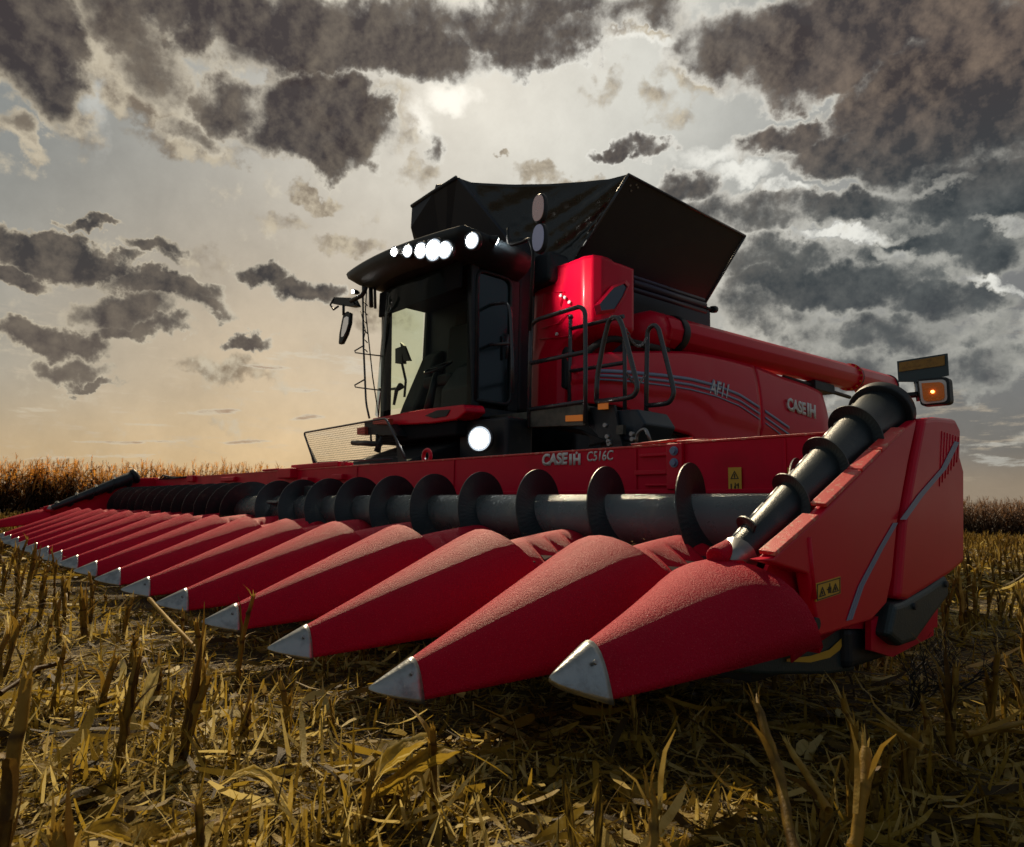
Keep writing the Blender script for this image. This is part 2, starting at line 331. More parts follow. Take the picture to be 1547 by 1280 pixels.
def text(name, s_, m, parent, p0, p1, up, h, shear=0, off=0, depth=.002, bold=.0):
    "lettering between the points p0 (start) and p1 (end) of the baseline"
    cu = bpy.data.curves.new(name, 'FONT'); cu.body = s_; cu.size = 1; cu.extrude = 0; cu.offset = bold; cu.shear = shear
    t = bpy.data.objects.new('tmp', cu); C.objects.link(t)
    dg = bpy.context.evaluated_depsgraph_get(); me = bpy.data.meshes.new_from_object(t.evaluated_get(dg)); bpy.data.objects.remove(t, do_unlink=True)
    xs = [v.co.x for v in me.vertices]; ys = [v.co.y for v in me.vertices]
    x0, x1, y0, y1 = min(xs), max(xs), min(ys), max(ys)
    p0 = Vector(p0); ax = Vector(p1)-p0; L = ax.length; ax.normalize(); up = Vector(up); up = (up-ax*up.dot(ax)).normalized(); nrm = ax.cross(up)
    w = Vector((0, 0, 0)); q = parent
    while q is not None: w += q.location; q = q.parent
    for v in me.vertices:
        a = (v.co.x-x0)/(x1-x0)*L; b = (v.co.y-y0)/(y1-y0)*h
        v.co = p0+ax*a+up*b+nrm*off-w
    me.materials.clear(); me.materials.append(MT[m]); o = bpy.data.objects.new(name, me); C.objects.link(o); o.parent = parent
    d = o.modifiers.new('solid', 'SOLIDIFY'); d.thickness = depth; d.offset = 1
    return o

# ================================================================ SETTING: ground
def ss_(x, a, b):
    t = min(1, max(0, (x-a)/(b-a))); return t*t*(3-2*t)
def gz(x, y):
    dep = x*HF.x+y*HF.y; lat = x*HR.x+y*HR.y
    z = -.62*ss_(dep, 16, 42)*ss_(lat, 0, 22)
    z += .018*math.sin(x*8.245+2.6)+.012*math.sin(x*3.1+y*2.3)+.010*math.sin(y*5.1-x*1.7)
    return z
rings = [0]+[.35*1.09**i for i in range(100)]; NA = 160
gv = []; gf = []
for r_ in rings:
    for k in range(NA):
        a = 2*math.pi*k/NA; x, y = r_*math.cos(a), r_*math.sin(a); gv.append((x, y, gz(x, y) if r_ < 80 else -.2))
for i in range(len(rings)-1):
    for k in range(NA): gf.append((i*NA+k, (i+1)*NA+k, (i+1)*NA+(k+1) % NA, i*NA+(k+1) % NA))
gm = bpy.data.materials.new('field_soil'); gm.use_nodes = True; G = NT(gm.node_tree); gb = G.n['Principled BSDF']
oc = G.node('ShaderNodeTexCoord').outputs['Object']
st = G.node('ShaderNodeMapping'); st.inputs['Scale'].default_value = (1, 3.2, 1); st.inputs['Rotation'].default_value = (0, 0, .5); G.put(oc, st.inputs[0])
n1 = G.noise(oc, 1.3, 6, .6); n2 = G.noise(st.outputs[0], 30, 6, .7); n3 = G.noise(oc, 90, 4, .7)
c = G.mix(G.ss(n2, .42, .62), (.035, .024, .014), (.17, .115, .035)); c = G.mix(G.ss(n3, .5, .7), c, (.26, .19, .07))
c = G.mix(G.m('MULTIPLY', G.ss(n1, .45, .7), .6), c, (.04, .028, .016))
G.put(c, gb.inputs['Base Color']); gb.inputs['Roughness'].default_value = .9
bp = G.node('ShaderNodeBump'); bp.inputs['Strength'].default_value = 1; bp.inputs['Distance'].default_value = .03; G.put(n2, bp.inputs['Height']); G.l.new(bp.outputs[0], gb.inputs['Normal'])
me = bpy.data.meshes.new('ground'); me.from_pydata(gv, [], gf); me.materials.append(gm); me.polygons.foreach_set('use_smooth', [True]*len(gf))
ground = bpy.data.objects.new('ground', me); C.objects.link(ground); ground['kind'] = 'structure'

# ================================================================ CORN HEADER
S0 = .762; X0 = -1.157; NS = 17
XR = -.985; XL = -13.36
hd = empty('corn_header', (-7.25, 3.0, 0), 'wide red corn head with pointed snouts and dark cross auger in front of the combine', 'corn header')
YT, ZT, YP, ZP = 1.142, .25, 2.20, .70
def snout_section(w, zt, zb, q=0):
    p0 = [(0, 0), (.16, .018), (.32, .075), (.48, .18), (.63, .33), (.77, .52), (.88, .72), (.96, .88), (1, 1)]
    p1 = [(0, 0), (.17, .014), (.34, .058), (.50, .125), (.64, .215), (.77, .335), (.88, .50), (.96, .72), (1, 1)]
    prof = [(a[0]*(1-q)+c_[0]*q, a[1]*(1-q)+c_[1]*q) for a, c_ in zip(p0, p1)]
    return [(a*w, zt-b*(zt-zb)) for a, b in prof]
def snout(k):
    xc = X0-S0*k
    end = k in (0, NS-1)
    e = MB(); secs = []
    NY = 26
    for i in range(NY+1):
        t = i/NY; y = 1.285+(YP-1.285)*t
        # ridge climbs almost straight, rounds over at the shoulder
        z = .315+.390*t-.006*(max(0, t-.92)/.08)**2
        w = .068+.302*t**.97
        zb = .205+.10*t
        if end:
            y = 1.28+(1.91-1.28)*t; z = .480+.215*t-.035*(max(0, t-.75)/.25)**2; zb = .365+.075*t; w = .065+.20*t**.9
        secs.append((y, w, z, zb, t))
    rows = []
    for (y, w, z, zb, t) in secs:
        half = snout_section(w, z, zb, ss_(t, .15, 1))
        sw = (.20 if not end else .04)*t**4
        row = [(xc-a, y+sw*(z-b)/(z-zb), b) for a, b in half[::-1]]+[(xc+a, y+sw*(z-b)/(z-zb), b) for a, b in half[1:]]
        rows.append(row)
    last = rows[-1]; nn = len(last)
    m = len(rows)
    vs = [p for r_ in rows for p in r_]
    fs = [(i*nn+j, (i+1)*nn+j, (i+1)*nn+j+1, i*nn+j+1) for i in range(m-1) for j in range(nn-1)]
    fs.append(tuple(range(nn)))
    # underside
    for i in range(m-1): fs.append((i*nn, i*nn+nn-1, (i+1)*nn+nn-1, (i+1)*nn))
    fs = [f for f in fs if len(f) != nn]
    e.add(vs, fs, True)
    # crisp rolled rear edge, its own faces
    l1 = [(xc+(x-xc)*.985, y+.006, z-.004) for (x, y, z) in last]; l2 = [(xc+(x-xc)*.955, y+.002, z-.020) for (x, y, z) in last]
    e.add(list(last)+l1+l2, [(a*nn+j_, a*nn+j_+1, (a+1)*nn+j_+1, (a+1)*nn+j_) for a in (0, 1) for j_ in range(nn-1)], False)
    e.add(l2, [tuple(range(nn))], False)
    o = e.build('snout', 'poly', hd)
    # metal point
    y1, w1, z1, zb1, _ = secs[0]; w1 *= 1.1; z1 += .006; zb1 -= .008
    ytip = YT+(.015 if end else 0); ztip = ZT+(.17 if end else 0)
    NT_ = 9; rows = []
    for i in range(NT_+1):
        t = i/NT_; y = ytip+(y1+.012-ytip)*t; q = t**.80
        half = snout_section(w1*q+.004, ztip+(z1-ztip)*t**.95+.004, ztip-.004+(zb1-ztip)*q)
        rows.append([(xc-a, y, b) for a, b in half[::-1]]+[(xc+a, y, b) for a, b in half[1:]])
    vs = [p for r_ in rows for p in r_]; nn = len(rows[0])
    fs = [(i*nn+j, (i+1)*nn+j, (i+1)*nn+j+1, i*nn+j+1) for i in range(NT_) for j in range(nn-1)]
    fs += [(i*nn, i*nn+nn-1, (i+1)*nn+nn-1, (i+1)*nn) for i in range(NT_)]
    fs += [tuple(range(nn)), tuple(range(NT_*nn+nn-1, NT_*nn-1, -1))]
    MB().add(vs, fs, True).build('snout_tip', 'tip', o)
    if k < 6:      # small screw that holds the point
        p = Vector((xc+w1*.6, y1-.02, z1-(z1-zb1)*.30))
        MB().tube([p, p+Vector((.006, 0, .004))], .006, 8).build('screw', 'chain', o)
    return o
for k in range(NS): snout(k)
# hoods between the snout shoulders and the auger, with the moulded louvres
mt_lv = mat('louvre_shade', (.05, .004, .008), .7)  # dark red that paints the shade of the openings
def hood(k):
    xc = X0-S0*k; b = MB()
    y0, y1 = 2.10, 2.94; NY = 26; NX = 24
    def fn(s, t):
        y = y0+(y1-y0)*s
        w = .325-.045*s
        x = (t*2-1)*w
        if k == 0: x = max(-w, min(x, .10))
        if k == NS-1: x = min(w, max(x, -.10))
        crown = .705-.125*(1-s)**1.5 - .10*max(0, (s-.8)/.2)**2
        a = abs(t*2-1)
        z = crown-.23*a**1.9
        # louvre scoops: stepped pockets on both flanks
        if .12 < s < .86 and .22 < a < .82:
            q = ((s-.12)/.74*5) % 1.0
            z -= .034*(1-q)**2*math.sin((a-.22)/.60*math.pi)**.6
        return (xc+x, y, z)
    b.grid(fn, 60, 26); nf = len(b.f)
    # dark triangles on the flanks paint the shade inside the louvre openings
    for sg in (-1, 1):
        if (k == 0 and sg > 0) or (k == NS-1 and sg < 0): continue
        for q in range(5):
            s_ = .12+.148*q+.012
            A = Vector(fn(s_, .5+sg*.24)); B_ = Vector(fn(s_, .5+sg*.33)); D = Vector(fn(s_+.06, .5+sg*.30))
            n_ = (B_-A).cross(D-A).normalized(); n_ = n_ if n_.z > 0 else -n_
            b.add([A+n_*.004, B_+n_*.004, D+n_*.002, (A+B_)/2+n_*.010], [(0, 3, 2), (3, 1, 2), (0, 1, 3)])
    o = b.build('row_unit_hood', 'poly', hd, solid=.006); o.data.materials.append(mt_lv)
    for p_ in o.data.polygons[nf:]: p_.material_index = 1
    for sg in (-1, 1):
        if (k == 0 and sg > 0) or (k == NS-1 and sg < 0): continue
        r_ = MB(); r_.tube([fn(i/8, .5+sg*.44) for i in range(9)], .007, 6); r_.build('flank_rib', 'poly', o)
for k in range(0, NS): hood(k)
cq = []
for k in range(0, 9):
    xc = X0-S0*k
    for _ in range(16):
        y = U(2.3, 2.85); s_ = (y-2.10)/.84; x = U(-.16, .10 if k == 0 else .2); z = .705-.085*(1-s_)**1.4-.20*(abs(x)/.33)**2.3+.004
        cq.append((xc+x, y, z, U(0, 3.14), U(.008, .035), U(.0015, .005)))
# deck plates and gathering chains in the slots
for k in range(NS-1):
    xc = X0-S0*(k+.5); b = MB()
    b.box((xc-.16, 2.15, .30), (xc-.05, 2.9, .34)); b.box((xc+.05, 2.15, .30), (xc+.16, 2.9, .34)); b.box((xc-.20, 2.35, .20), (xc+.20, 2.92, .28))
    d = b.build('row_unit_deck', 'black', hd, bevel=.004)
for k in range(NS):
    xc = X0-S0*k; g_ = MB(); g_.box((xc-.30, 2.25 if k else 2.5, .17 if k else .27), (xc+(.30 if k else .10), 2.98, .42)); g_.build('row_unit_gearcase', 'black', hd, bevel=.03)
# trough and back sheet
YB = 3.45
b = MB()
prof = [(2.62, .40), (2.70, .36), (2.85, .33), (3.0, .33), (3.15, .36), (3.28, .44), (3.36, .55), (YB, .62)]
def fn(s, t):
    i = min(int(t*7), 6); f = t*7-i; a, c_ = prof[i], prof[i+1]; return (XL+.08+(XR-.10-XL-.08)*s, a[0]+(c_[0]-a[0])*f, a[1]+(c_[1]-a[1])*f)
b.grid(fn, 4, 14); b.build('auger_trough', 'dred', hd, solid=.008)
def beam_poly(x0, x1, y, za, zb, t): return [(x0, y, za), (x1, y, za), (x1, y, zb), (x0, y, zb)]
b = MB(); b.box((XL+.02, YB, .60), (-2.42, YB+.12, 1.20)); back = b.build('back_beam', 'dred', hd, bevel=.010)
b = MB(); b.box((-2.40, YB-.004, .60), (XR-.02, YB+.116, 1.203)); b.build('back_beam', 'dred', hd, bevel=.010)
# lower ledge strip and stiffener lines on the beam
b = MB(); b.box((XL+.1, YB-.02, .905), (XR-.1, YB-.004, .93)); b.build('beam_ledge', 'dred', hd, bevel=.004)
b = MB(); b.box((XL+.03, YB-.006, 1.192), (-2.42, YB+.1, 1.206)); b.build('beam_top_edge', 'edge', hd, bevel=.003)
b = MB(); b.box((-2.40, YB-.010, 1.196), (XR-.02, YB+.1, 1.209)); b.build('beam_top_edge', 'edge', hd, bevel=.003)
# folding hinge
hx = at(1022, 690, Y=YB).x
hg = MB(); hg.box((hx-.05, YB-.035, .93), (hx+.06, YB-.006, 1.20)); hg.box((hx-.30, YB-.018, 1.02), (hx-.06, YB-.006, 1.05)); hg.box((hx-.26, YB-.02, 1.13), (hx-.05, YB-.006, 1.15))
hg.box((hx-.22, YB-.02, .95), (hx-.05, YB-.006, .965))
hinge = hg.build('fold_hinge', 'red', hd, bevel=.006)
for z in (1.155, 1.085):
    b = MB(); b.tube([(hx+.01, YB-.04, z), (hx+.01, YB-.06, z)], .020, 6); b.tube([(hx+.01, YB-.036, z), (hx+.01, YB-.043, z)], .028, 14); b.build('bolt', 'blue', hinge)
b = MB()
for q in ((-.32, 1.213, -.02, 1.225), (-.24, 1.215, .08, 1.235), (.02, 1.21, .30, 1.217)):
    b.tube([(hx+q[0], YB-.02, q[1]), (hx+q[2], YB+.05, q[3])], .007, 6)
b.build('hinge_rod', 'edge', hinge)
# seams and brackets along the beam
for xs in (-1.75, -2.72, -4.6, -6.2):
    MB().box((xs, YB-.010, .66), (xs+.018, YB-.005, 1.19)).build('beam_seam', 'dred', hd, bevel=.002)
for (xa, xb, za, zb, ya) in ((-7.75, -6.6, 1.205, 1.26, .0), (-6.55, -6.45, 1.205, 1.25, 0), (-7.9, -7.55, 1.10, 1.215, -.09), (-7.3, -7.12, 1.02, 1.10, -.08), (-6.62, -6.40, 1.06, 1.12, -.06),
                             (-8.6, -8.1, 1.21, 1.235, 0), (-9.9, -9.4, 1.10, 1.16, -.05), (-11.4, -11.1, 1.12, 1.22, -.05)):
    b = MB(); b.box((xa, YB+ya, za), (xb, YB+.1+ya*.0, zb)); b.build('beam_bracket', 'dred', hd, bevel=.012)
p = at(645, 691, Y=YB+.03)
b = MB(); b.tube([(p.x+.055*math.cos(a), p.y, p.z+.01+.055*math.sin(a)) for a in [2*math.pi*i/20 for i in range(20)]], .017, 8, closed=True); b.box((p.x-.05, p.y-.015, p.z-.09), (p.x+.06, p.y+.015, p.z-.04)); b.build('lifting_eye', 'red', hd)
# cross auger
YA, ZA, RT, RF = 2.97, .740, .150, .305
aug = MB(); aug.tube([(XL+.06, YA, ZA), (-10, YA, ZA), (-7.25, YA, ZA), (-4, YA, ZA), (XR-.06, YA, ZA)], RT, 48); aug = aug.build('cross_auger', 'steel', hd)
def flight(xa, xb, hand, ph, pitch, r0_, r1_, name, parent, m='flight', th=.006, step=64):
    b = MB(); L = abs(xb-xa); N_ = int(L/pitch*step); v = []; f = []
    for i in range(N_+1):
        x = xa+(xb-xa)*i/N_; a = ph+hand*2*math.pi*(x-xa)/pitch
        for rr in (r0_, (r0_+r1_)/2, r1_): v.append((x, YA+rr*math.sin(a), ZA+rr*math.cos(a)))
    for i in range(N_):
        for q in range(2): f.append((i*3+q, i*3+q+1, (i+1)*3+q+1, (i+1)*3+q))
    b.add(v, f, False); return b.build(name, m, parent, solid=th, soff=0)
PF = .545
flight(-7.2, XR-.08, -1, math.pi*2*(((-1.99+7.2)/PF) % 1), PF, RT-.004, RF, 'auger_flight', aug)
flight(XL+.08, -7.3, 1, 0, PF*.8, RT-.004, RF, 'auger_flight', aug)
# feed paddles on the centre of the auger
for i in range(6):
    a = i*1.2; x = -6.2-i*.36
    mtx = Matrix.Translation((x, YA, ZA)) @ Matrix.Rotation(a, 4, 'X')
    MB().box((-.12, -.012, RT-.01), (.12, .012, RT+.09), mtx).build('feed_paddle', 'steel', aug, bevel=.004)

# end shields
def shield(X, sg, near):
    P = lambda px, py: tuple(Vector((X, at(px, py, X=XR).y, at(px, py, X=XR).z)))
    def rounded(poly, r=.05): return arc_pts([Vector(p) for p in poly]+[Vector(poly[0])], r, 4)[:-1]
    f_ = [P(1150, 846), P(1222, 868), P(1236, 942), P(1232, 955), P(1240, 962), P(1318, 937), P(1340, 912), P(1348, 872), P(1356, 790), P(1372, 700), P(1386, 634), P(1363, 652), P(1300, 716), P(1235, 783), P(1168, 842)]
    root = MB().prism([Vector(p) for p in f_], (-sg*.045, 0, 0)).build('end_shield', 'red', hd, bevel=.012)
    rr = [P(1353, 905), P(1362, 790), P(1378, 702), P(1392, 632), P(1412, 630), P(1440, 633), P(1448, 650), P(1447, 690), P(1453, 712), P(1453, 850), P(1432, 868), P(1392, 893), P(1368, 908)]
    rp = MB().prism([Vector(p)+Vector((sg*.012, 0, 0)) for p in rr], (-sg*.06, 0, 0)).build('rear_door', 'red', root, bevel=.022)
    # top return lip: sunlit worn edge, in lengths
    tp = [P(1168, 842), P(1236, 782), P(1245, 768), P(1300, 714), P(1330, 684), P(1366, 650), P(1400, 636)]
    for a, c_ in ((0, 1), (2, 3), (3, 4), (4, 5)):
        A, B_ = Vector(tp[a]), Vector(tp[c_]); d = (B_-A)*.02
        q = MB(); q.prism([A+d+Vector((sg*.006, 0, 0)), B_-d+Vector((sg*.006, 0, 0)), B_-d+Vector((-sg*.045, 0, .004)), A+d+Vector((-sg*.045, 0, .004))], (0, -.004, .012)); q.build('top_lip', 'edge', root, bevel=.003)
    # inner wall beside the end auger
    w = [P(1175, 880), P(1195, 830), P(1300, 716), P(1363, 652), P(1445, 640), P(1440, 940), P(1250, 940)]
    MB().prism([Vector(p)+Vector((-sg*.06, 0, -.03)) for p in w], (-sg*.012, 0, 0)).build('inner_wall', 'dred', root)
    if near:
        # vertical pressed groove behind the snout
        for px in (1222, ):
            a = Vector(P(px, 812)); c_ = Vector(P(px+9, 905))
            MB().tube([a+Vector((-.003, 0, 0)), (a+c_)/2+Vector((-.003, 0, 0)), c_+Vector((-.003, 0, 0))], .010, 8).build('pressed_rib', 'red', root)
        # stripes
        for i, o_ in enumerate((-.016, .0, .016)):
            pts = [P(1282, 937), P(1300, 885), P(1330, 828), P(1352, 790)]
            pts = [Vector(p)+Vector((.002, o_, 0)) for p in pts]; n_ = [Vector((0, .0068, 0))]*len(pts); b = MB()
            v = [p-n_[0] for p in pts]+[p+n_[0] for p in pts]; m_ = len(pts)
            b.add(v, [(j, j+1, m_+j+1, m_+j) for j in range(m_-1)]); b.build('stripe', 'blue', root, solid=.001)
            pts = [P(1358, 785), P(1385, 748), P(1420, 708), P(1440, 668)]
            pts = [Vector(p)+Vector((.0145, o_*1.3, 0)) for p in pts]; b = MB(); n_ = Vector((0, .0105, 0))
            b.add([p-n_ for p in pts]+[p+n_ for p in pts], [(j, j+1, 4+j+1, 4+j) for j in range(3)]); b.build('stripe', 'blue', rp, solid=.001)
        for i in range(7):
            a = Vector(P(1418+i*4.2, 652+i*1.5)); c_ = Vector(P(1414+i*4.4, 735-i*6))
            MB().tube([a+Vector((.013, 0, 0)), c_+Vector((.013, 0, 0))], .0022, 5).build('moulded_flute', 'red', rp)
        # yellow pictogram plate
        A, B_, D = Vector(P(1231, 882)), Vector(P(1268, 871)), Vector(P(1231, 909))
        s_ = MB(); s_.prism([A, B_, B_+(D-A), D], (.004, 0, 0)); s_ = s_.build('warning_plate', 'yellow', root)
        e1 = B_-A; e2 = A-D; o_ = D+Vector((.0055, 0, 0))
        def pq(u, v): return o_+e1*u+e2*v
        b = MB()
        fr = .03
        for (u0_, v0, u1, v1) in ((.03, .04, .97, .09), (.03, .91, .97, .96), (.03, .04, .055, .96), (.945, .04, .97, .96)):
            b.add([pq(u0_, v0), pq(u1, v0), pq(u1, v1), pq(u0_, v1)], [(0, 1, 2, 3)])
        for tri in (((.10, .2), (.36, .2), (.23, .75)), ((.62, .2), (.90, .2), (.76, .72))):
            c_ = Vector((sum(t[0] for t in tri)/3, sum(t[1] for t in tri)/3)); o3 = [Vector(t) for t in tri]; i3 = [c_+(t-c_)*.66 for t in o3]
            b.add([pq(*p) for p in o3+i3], [(0, 1, 4, 3), (1, 2, 5, 4), (2, 0, 3, 5)]); b.add([pq(c_.x-.02, c_.y-.08), pq(c_.x+.02, c_.y-.08), pq(c_.x+.02, c_.y+.1), pq(c_.x-.02, c_.y+.1)], [(0, 1, 2, 3)])
        for (u0_, v0, u1, v1) in ((.42, .45, .50, .52), (.47, .25, .50, .62), (.53, .45, .60, .5), (.52, .25, .55, .8), (.57, .2, .59, .6)):
            b.add([pq(u0_, v0), pq(u1, v0), pq(u1, v1), pq(u0_, v1)], [(0, 1, 2, 3)])
        b.build('pictogram', 'mark', s_, solid=.0008)
        MB().tube([Vector(P(1231, 942))+Vector((-.01, 0, 0)), Vector(P(1231, 942))+Vector((.010, 0, 0))], .018, 12).build('latch', 'black', root)
    # gearbox guard and lower skirt
    g = [P(1345, 912), P(1360, 908), P(1395, 888), P(1424, 868), P(1428, 900), P(1405, 930), P(1378, 968), P(1355, 976), P(1335, 960)]
    gg = MB().prism([Vector(p)+Vector((sg*.018, 0, 0)) for p in g], (-sg*.22, 0, 0)).build('gearbox_guard', 'green', root, bevel=.02)
    MB().tube([Vector(P(1372, 915)), Vector(P(1372, 915))+Vector((sg*.028, 0, 0))], .013, 10).build('bolt', 'black', gg)
    MB().tube([Vector(P(1420, 882)), Vector(P(1420, 882))+Vector((sg*.028, 0, 0))], .013, 10).build('bolt', 'black', gg)
    sk = [P(1330, 940), P(1425, 880), P(1423, 962), P(1362, 995), P(1330, 985)]
    MB().prism([Vector(p)+Vector((-sg*.03, 0, 0)) for p in sk], (-sg*.02, 0, 0)).build('rear_skirt', 'dred', root)
    # floating divider shoe beneath
    a0 = [P(1120, 1018), P(1235, 985), P(1318, 930), P(1338, 950), P(1338, 1022), P(1300, 1028), P(1200, 1030), P(1140, 1026)]
    sh = MB().prism([Vector(p)+Vector((-sg*.10, 0, 0)) for p in a0], (-sg*.16, 0, 0)).build('divider_shoe', 'green', root, bevel=.03)
    if near:
        pts = [Vector(P(1235, 1006)), Vector(P(1270, 1004)), Vector(P(1298, 995)), Vector(P(1312, 982)), Vector(P(1316, 976))]
        hw = [.004, .010, .013, .016, .012]; o_ = Vector((-.096, 0, 0)); v = [p+o_+Vector((0, 0, -h_)) for p, h_ in zip(pts, hw)]+[p+o_+Vector((0, 0, h_)) for p, h_ in zip(pts, hw)]
        MB().add(v, [(j, j+1, 5+j+1, 5+j) for j in range(4)]).build('wear_mark', 'yellow', sh, solid=.001)
    return root
shield(XR, 1, True)
sf = shield(XL, -1, False)
# upright end augers on the two ends
def end_auger(xc, near):
    A = Vector((xc, 1.93, .670)); B_ = Vector((xc, 3.10, 1.235)); ax = (B_-A); L = ax.length; ax.normalize(); e = Vector((1, 0, 0)); g = ax.cross(e)
    rad = lambda t: .045+.060*t
    b = MB(); b.tube([A+ax*L*t for t in (0, .02, .25, .5, .75, .98, 1.0)], [.03]+[rad(t) for t in (.02, .25, .5, .75, .98)]+[.08], 32)
    o = b.build('end_auger', 'flight', hd)
    v = []; f = []; N_ = 170; turns = 4.3
    for i in range(N_+1):
        t = .06+.88*i/N_; a = -2*math.pi*turns*t+.6
        for rr in (rad(t)-.003, rad(t)+.028+.014*t): v.append(A+ax*(L*t)+(e*math.cos(a)+g*math.sin(a))*rr)
    for i in range(N_): f.append((i*2, i*2+1, (i+1)*2+1, (i+1)*2))
    MB().add(v, f, False).build('auger_flight', 'flight', o, solid=.006, soff=0)
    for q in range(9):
        t = .04+.105*q; aa = 3.75; c_ = (e*math.cos(aa)+g*math.sin(aa)); MB().tube([A+ax*L*t+c_*(rad(t)-.002), A+ax*L*(t+.085)+c_*(rad(t+.085)-.002)], .009, 6).build('highlight_strip', 'chain', o)  # bright metal strips on the lit side stand in for the tube's highlights
    MB().tube([B_-ax*.03, B_+ax*.02, B_+ax*.05], [.128, .130, .10], 32).build('end_cap', 'black', o, bevel=.006)
    MB().tube([A-ax*.06, A+ax*.01], [.02, .06], 16).build('pivot', 'chain', o)
    mm = MB(); mm.box((xc-.03, 1.86, .62), (xc+.04, 1.97, .662)); mm.tube([(xc-.02, 1.84, .665), (xc-.02, 1.95, .70)], [.034, .028], 18); mm.build('pivot_mount', 'poly', o, bevel=.01)
    return o
ea = end_auger(-1.135, True); end_auger(XL+.15, False)
# marker lamp and reflector board on the end
Y_ = 3.28
ml = MB(); ml.tube([at(1340, 601, Y=Y_), at(1387, 596, Y=Y_)], .013, 10); arm = ml.build('lamp_arm', 'black', hd)
def quad_at(pts, Y): return [at(*p, Y=Y) for p in pts]
b = MB(); b.prism(arc_pts(quad_at([(1386, 573), (1433, 569), (1436, 610), (1390, 614)], Y_-.02)+[at(1386, 573, Y=Y_-.02)], .02, 4)[:-1], (0, .05, 0)); hs = b.build('marker_lamp', 'black', arm, bevel=.004)
b = MB(); b.prism(arc_pts(quad_at([(1388, 576), (1429, 573), (1431, 607), (1392, 611)], Y_-.026)+[at(1388, 576, Y=Y_-.026)], .02, 4)[:-1], (0, .006, 0)); b.build('bezel', 'silver', hs)
b = MB(); b.prism(arc_pts(quad_at([(1392, 579), (1425, 577), (1427, 604), (1395, 607)], Y_-.034)+[at(1392, 579, Y=Y_-.034)], .02, 4)[:-1], (0, .007, 0)); b.build('lens', mat('amber_lamp_lens', (.50, .10, .008), .25, spec=.6, grit=(110, .7, .004), emit=((1, .3, .02), .05)), hs)
pb = at(1409, 592, Y=Y_-.036); MB().tube([pb, pb-Vector((0, .004, 0))], .0065, 12).build('bulb', 'amberlamp', hs)
b = MB(); b.prism(quad_at([(1355, 546), (1431, 534), (1433, 567), (1392, 577), (1357, 577)], Y_), (0, .008, 0)); rb = b.build('reflector_board', mat('board_blue', (.03, .055, .07), .5), arm)
b = MB(); b.prism(quad_at([(1358, 548), (1427, 537), (1427, 552), (1358, 562)], Y_-.004), (0, .003, 0)); b.build('reflective_strip', mat('amber_strip', (.30, .16, .02), .45, var=(60, (.2, .1, .01), .4, .7)), rb)
MB().tube([at(1384, 577, Y=Y_+.01), at(1388, 606, Y=Y_+.01)], .010, 8).build('clamp', 'chain', arm)
# decals
def lettering_front(s_, xa, xb, yb, yt, Y, parent, m, **k):
    return text('lettering', s_, m, parent, at(xa, yb, Y=Y), at(xb, yb-(xb-xa)*.05, Y=Y)*1.0, (0, 0, 1), abs(at(xa, yt, Y=Y).z-at(xa, yb, Y=Y).z), **k)
def lf(s_, xa, xb, yb, yt, m, parent=back, Y=YB-.004, **k):
    A = at(xa, yb, Y=Y); z = A.z; x1 = at(xb, yb, Y=Y).x; h_ = at(xa, yt, Y=Y).z-z
    return text('lettering', s_, m, parent, A, (x1, Y, z), (0, 0, 1), h_, **k)
lf('CASE', 819, 858, 704, 686, 'silver', shear=.12, bold=.05)
lf('I', 860, 864, 703, 686, 'silver', bold=.05); lf('H', 866, 877, 703, 686, 'silver', bold=.06)
dm = at(871, 684.5, Y=YB-.006); MB().prism([(dm.x, dm.y, dm.z+.012), (dm.x+.012, dm.y, dm.z), (dm.x, dm.y, dm.z-.010), (dm.x-.012, dm.y, dm.z)], (0, .002, 0)).build('lettering', 'silver', back)
lf('C516C', 887, 927, 697.5, 682.5, 'silver', shear=.15, bold=.015, Y=YB-.003)

# tall yellow pictogram decal on the beam, twice
for px in (1110, 1200):
    A = at(px-9, 746, Y=YB-.012); B_ = at(px+10, 706, Y=YB-.012)
    s_ = MB(); s_.box((A.x, A.y-.002, A.z), (B_.x, A.y, B_.z)); s_ = s_.build('warning_plate', 'yellow', hd)
    w = B_.x-A.x; h_ = B_.z-A.z; b = MB(); q = lambda u, v: (A.x+u*w, A.y-.0045, A.z+v*h_)
    o3 = [Vector((.18, .56)), Vector((.82, .56)), Vector((.5, .88))]; c_ = Vector((.5, .66)); i3 = [c_+(t-c_)*.72 for t in o3]
    b.add([q(*p) for p in o3+i3], [(0, 1, 4, 3), (1, 2, 5, 4), (2, 0, 3, 5)]); b.add([q(.46, .6), q(.54, .6), q(.54, .75), q(.46, .75)], [(0, 1, 2, 3)])
    for (a, c_, d, e) in ((.15, .08, .38, .18), (.18, .08, .27, .38), (.45, .2, .58, .28), (.5, .15, .56, .42), (.66, .08, .85, .17), (.72, .08, .8, .40), (.6, .3, .8, .35)):
        b.add([q(a, c_), q(d, c_), q(d, e), q(a, e)], [(0, 1, 2, 3)])
    b.build('pictogram', 'mark', s_, solid=.0008)
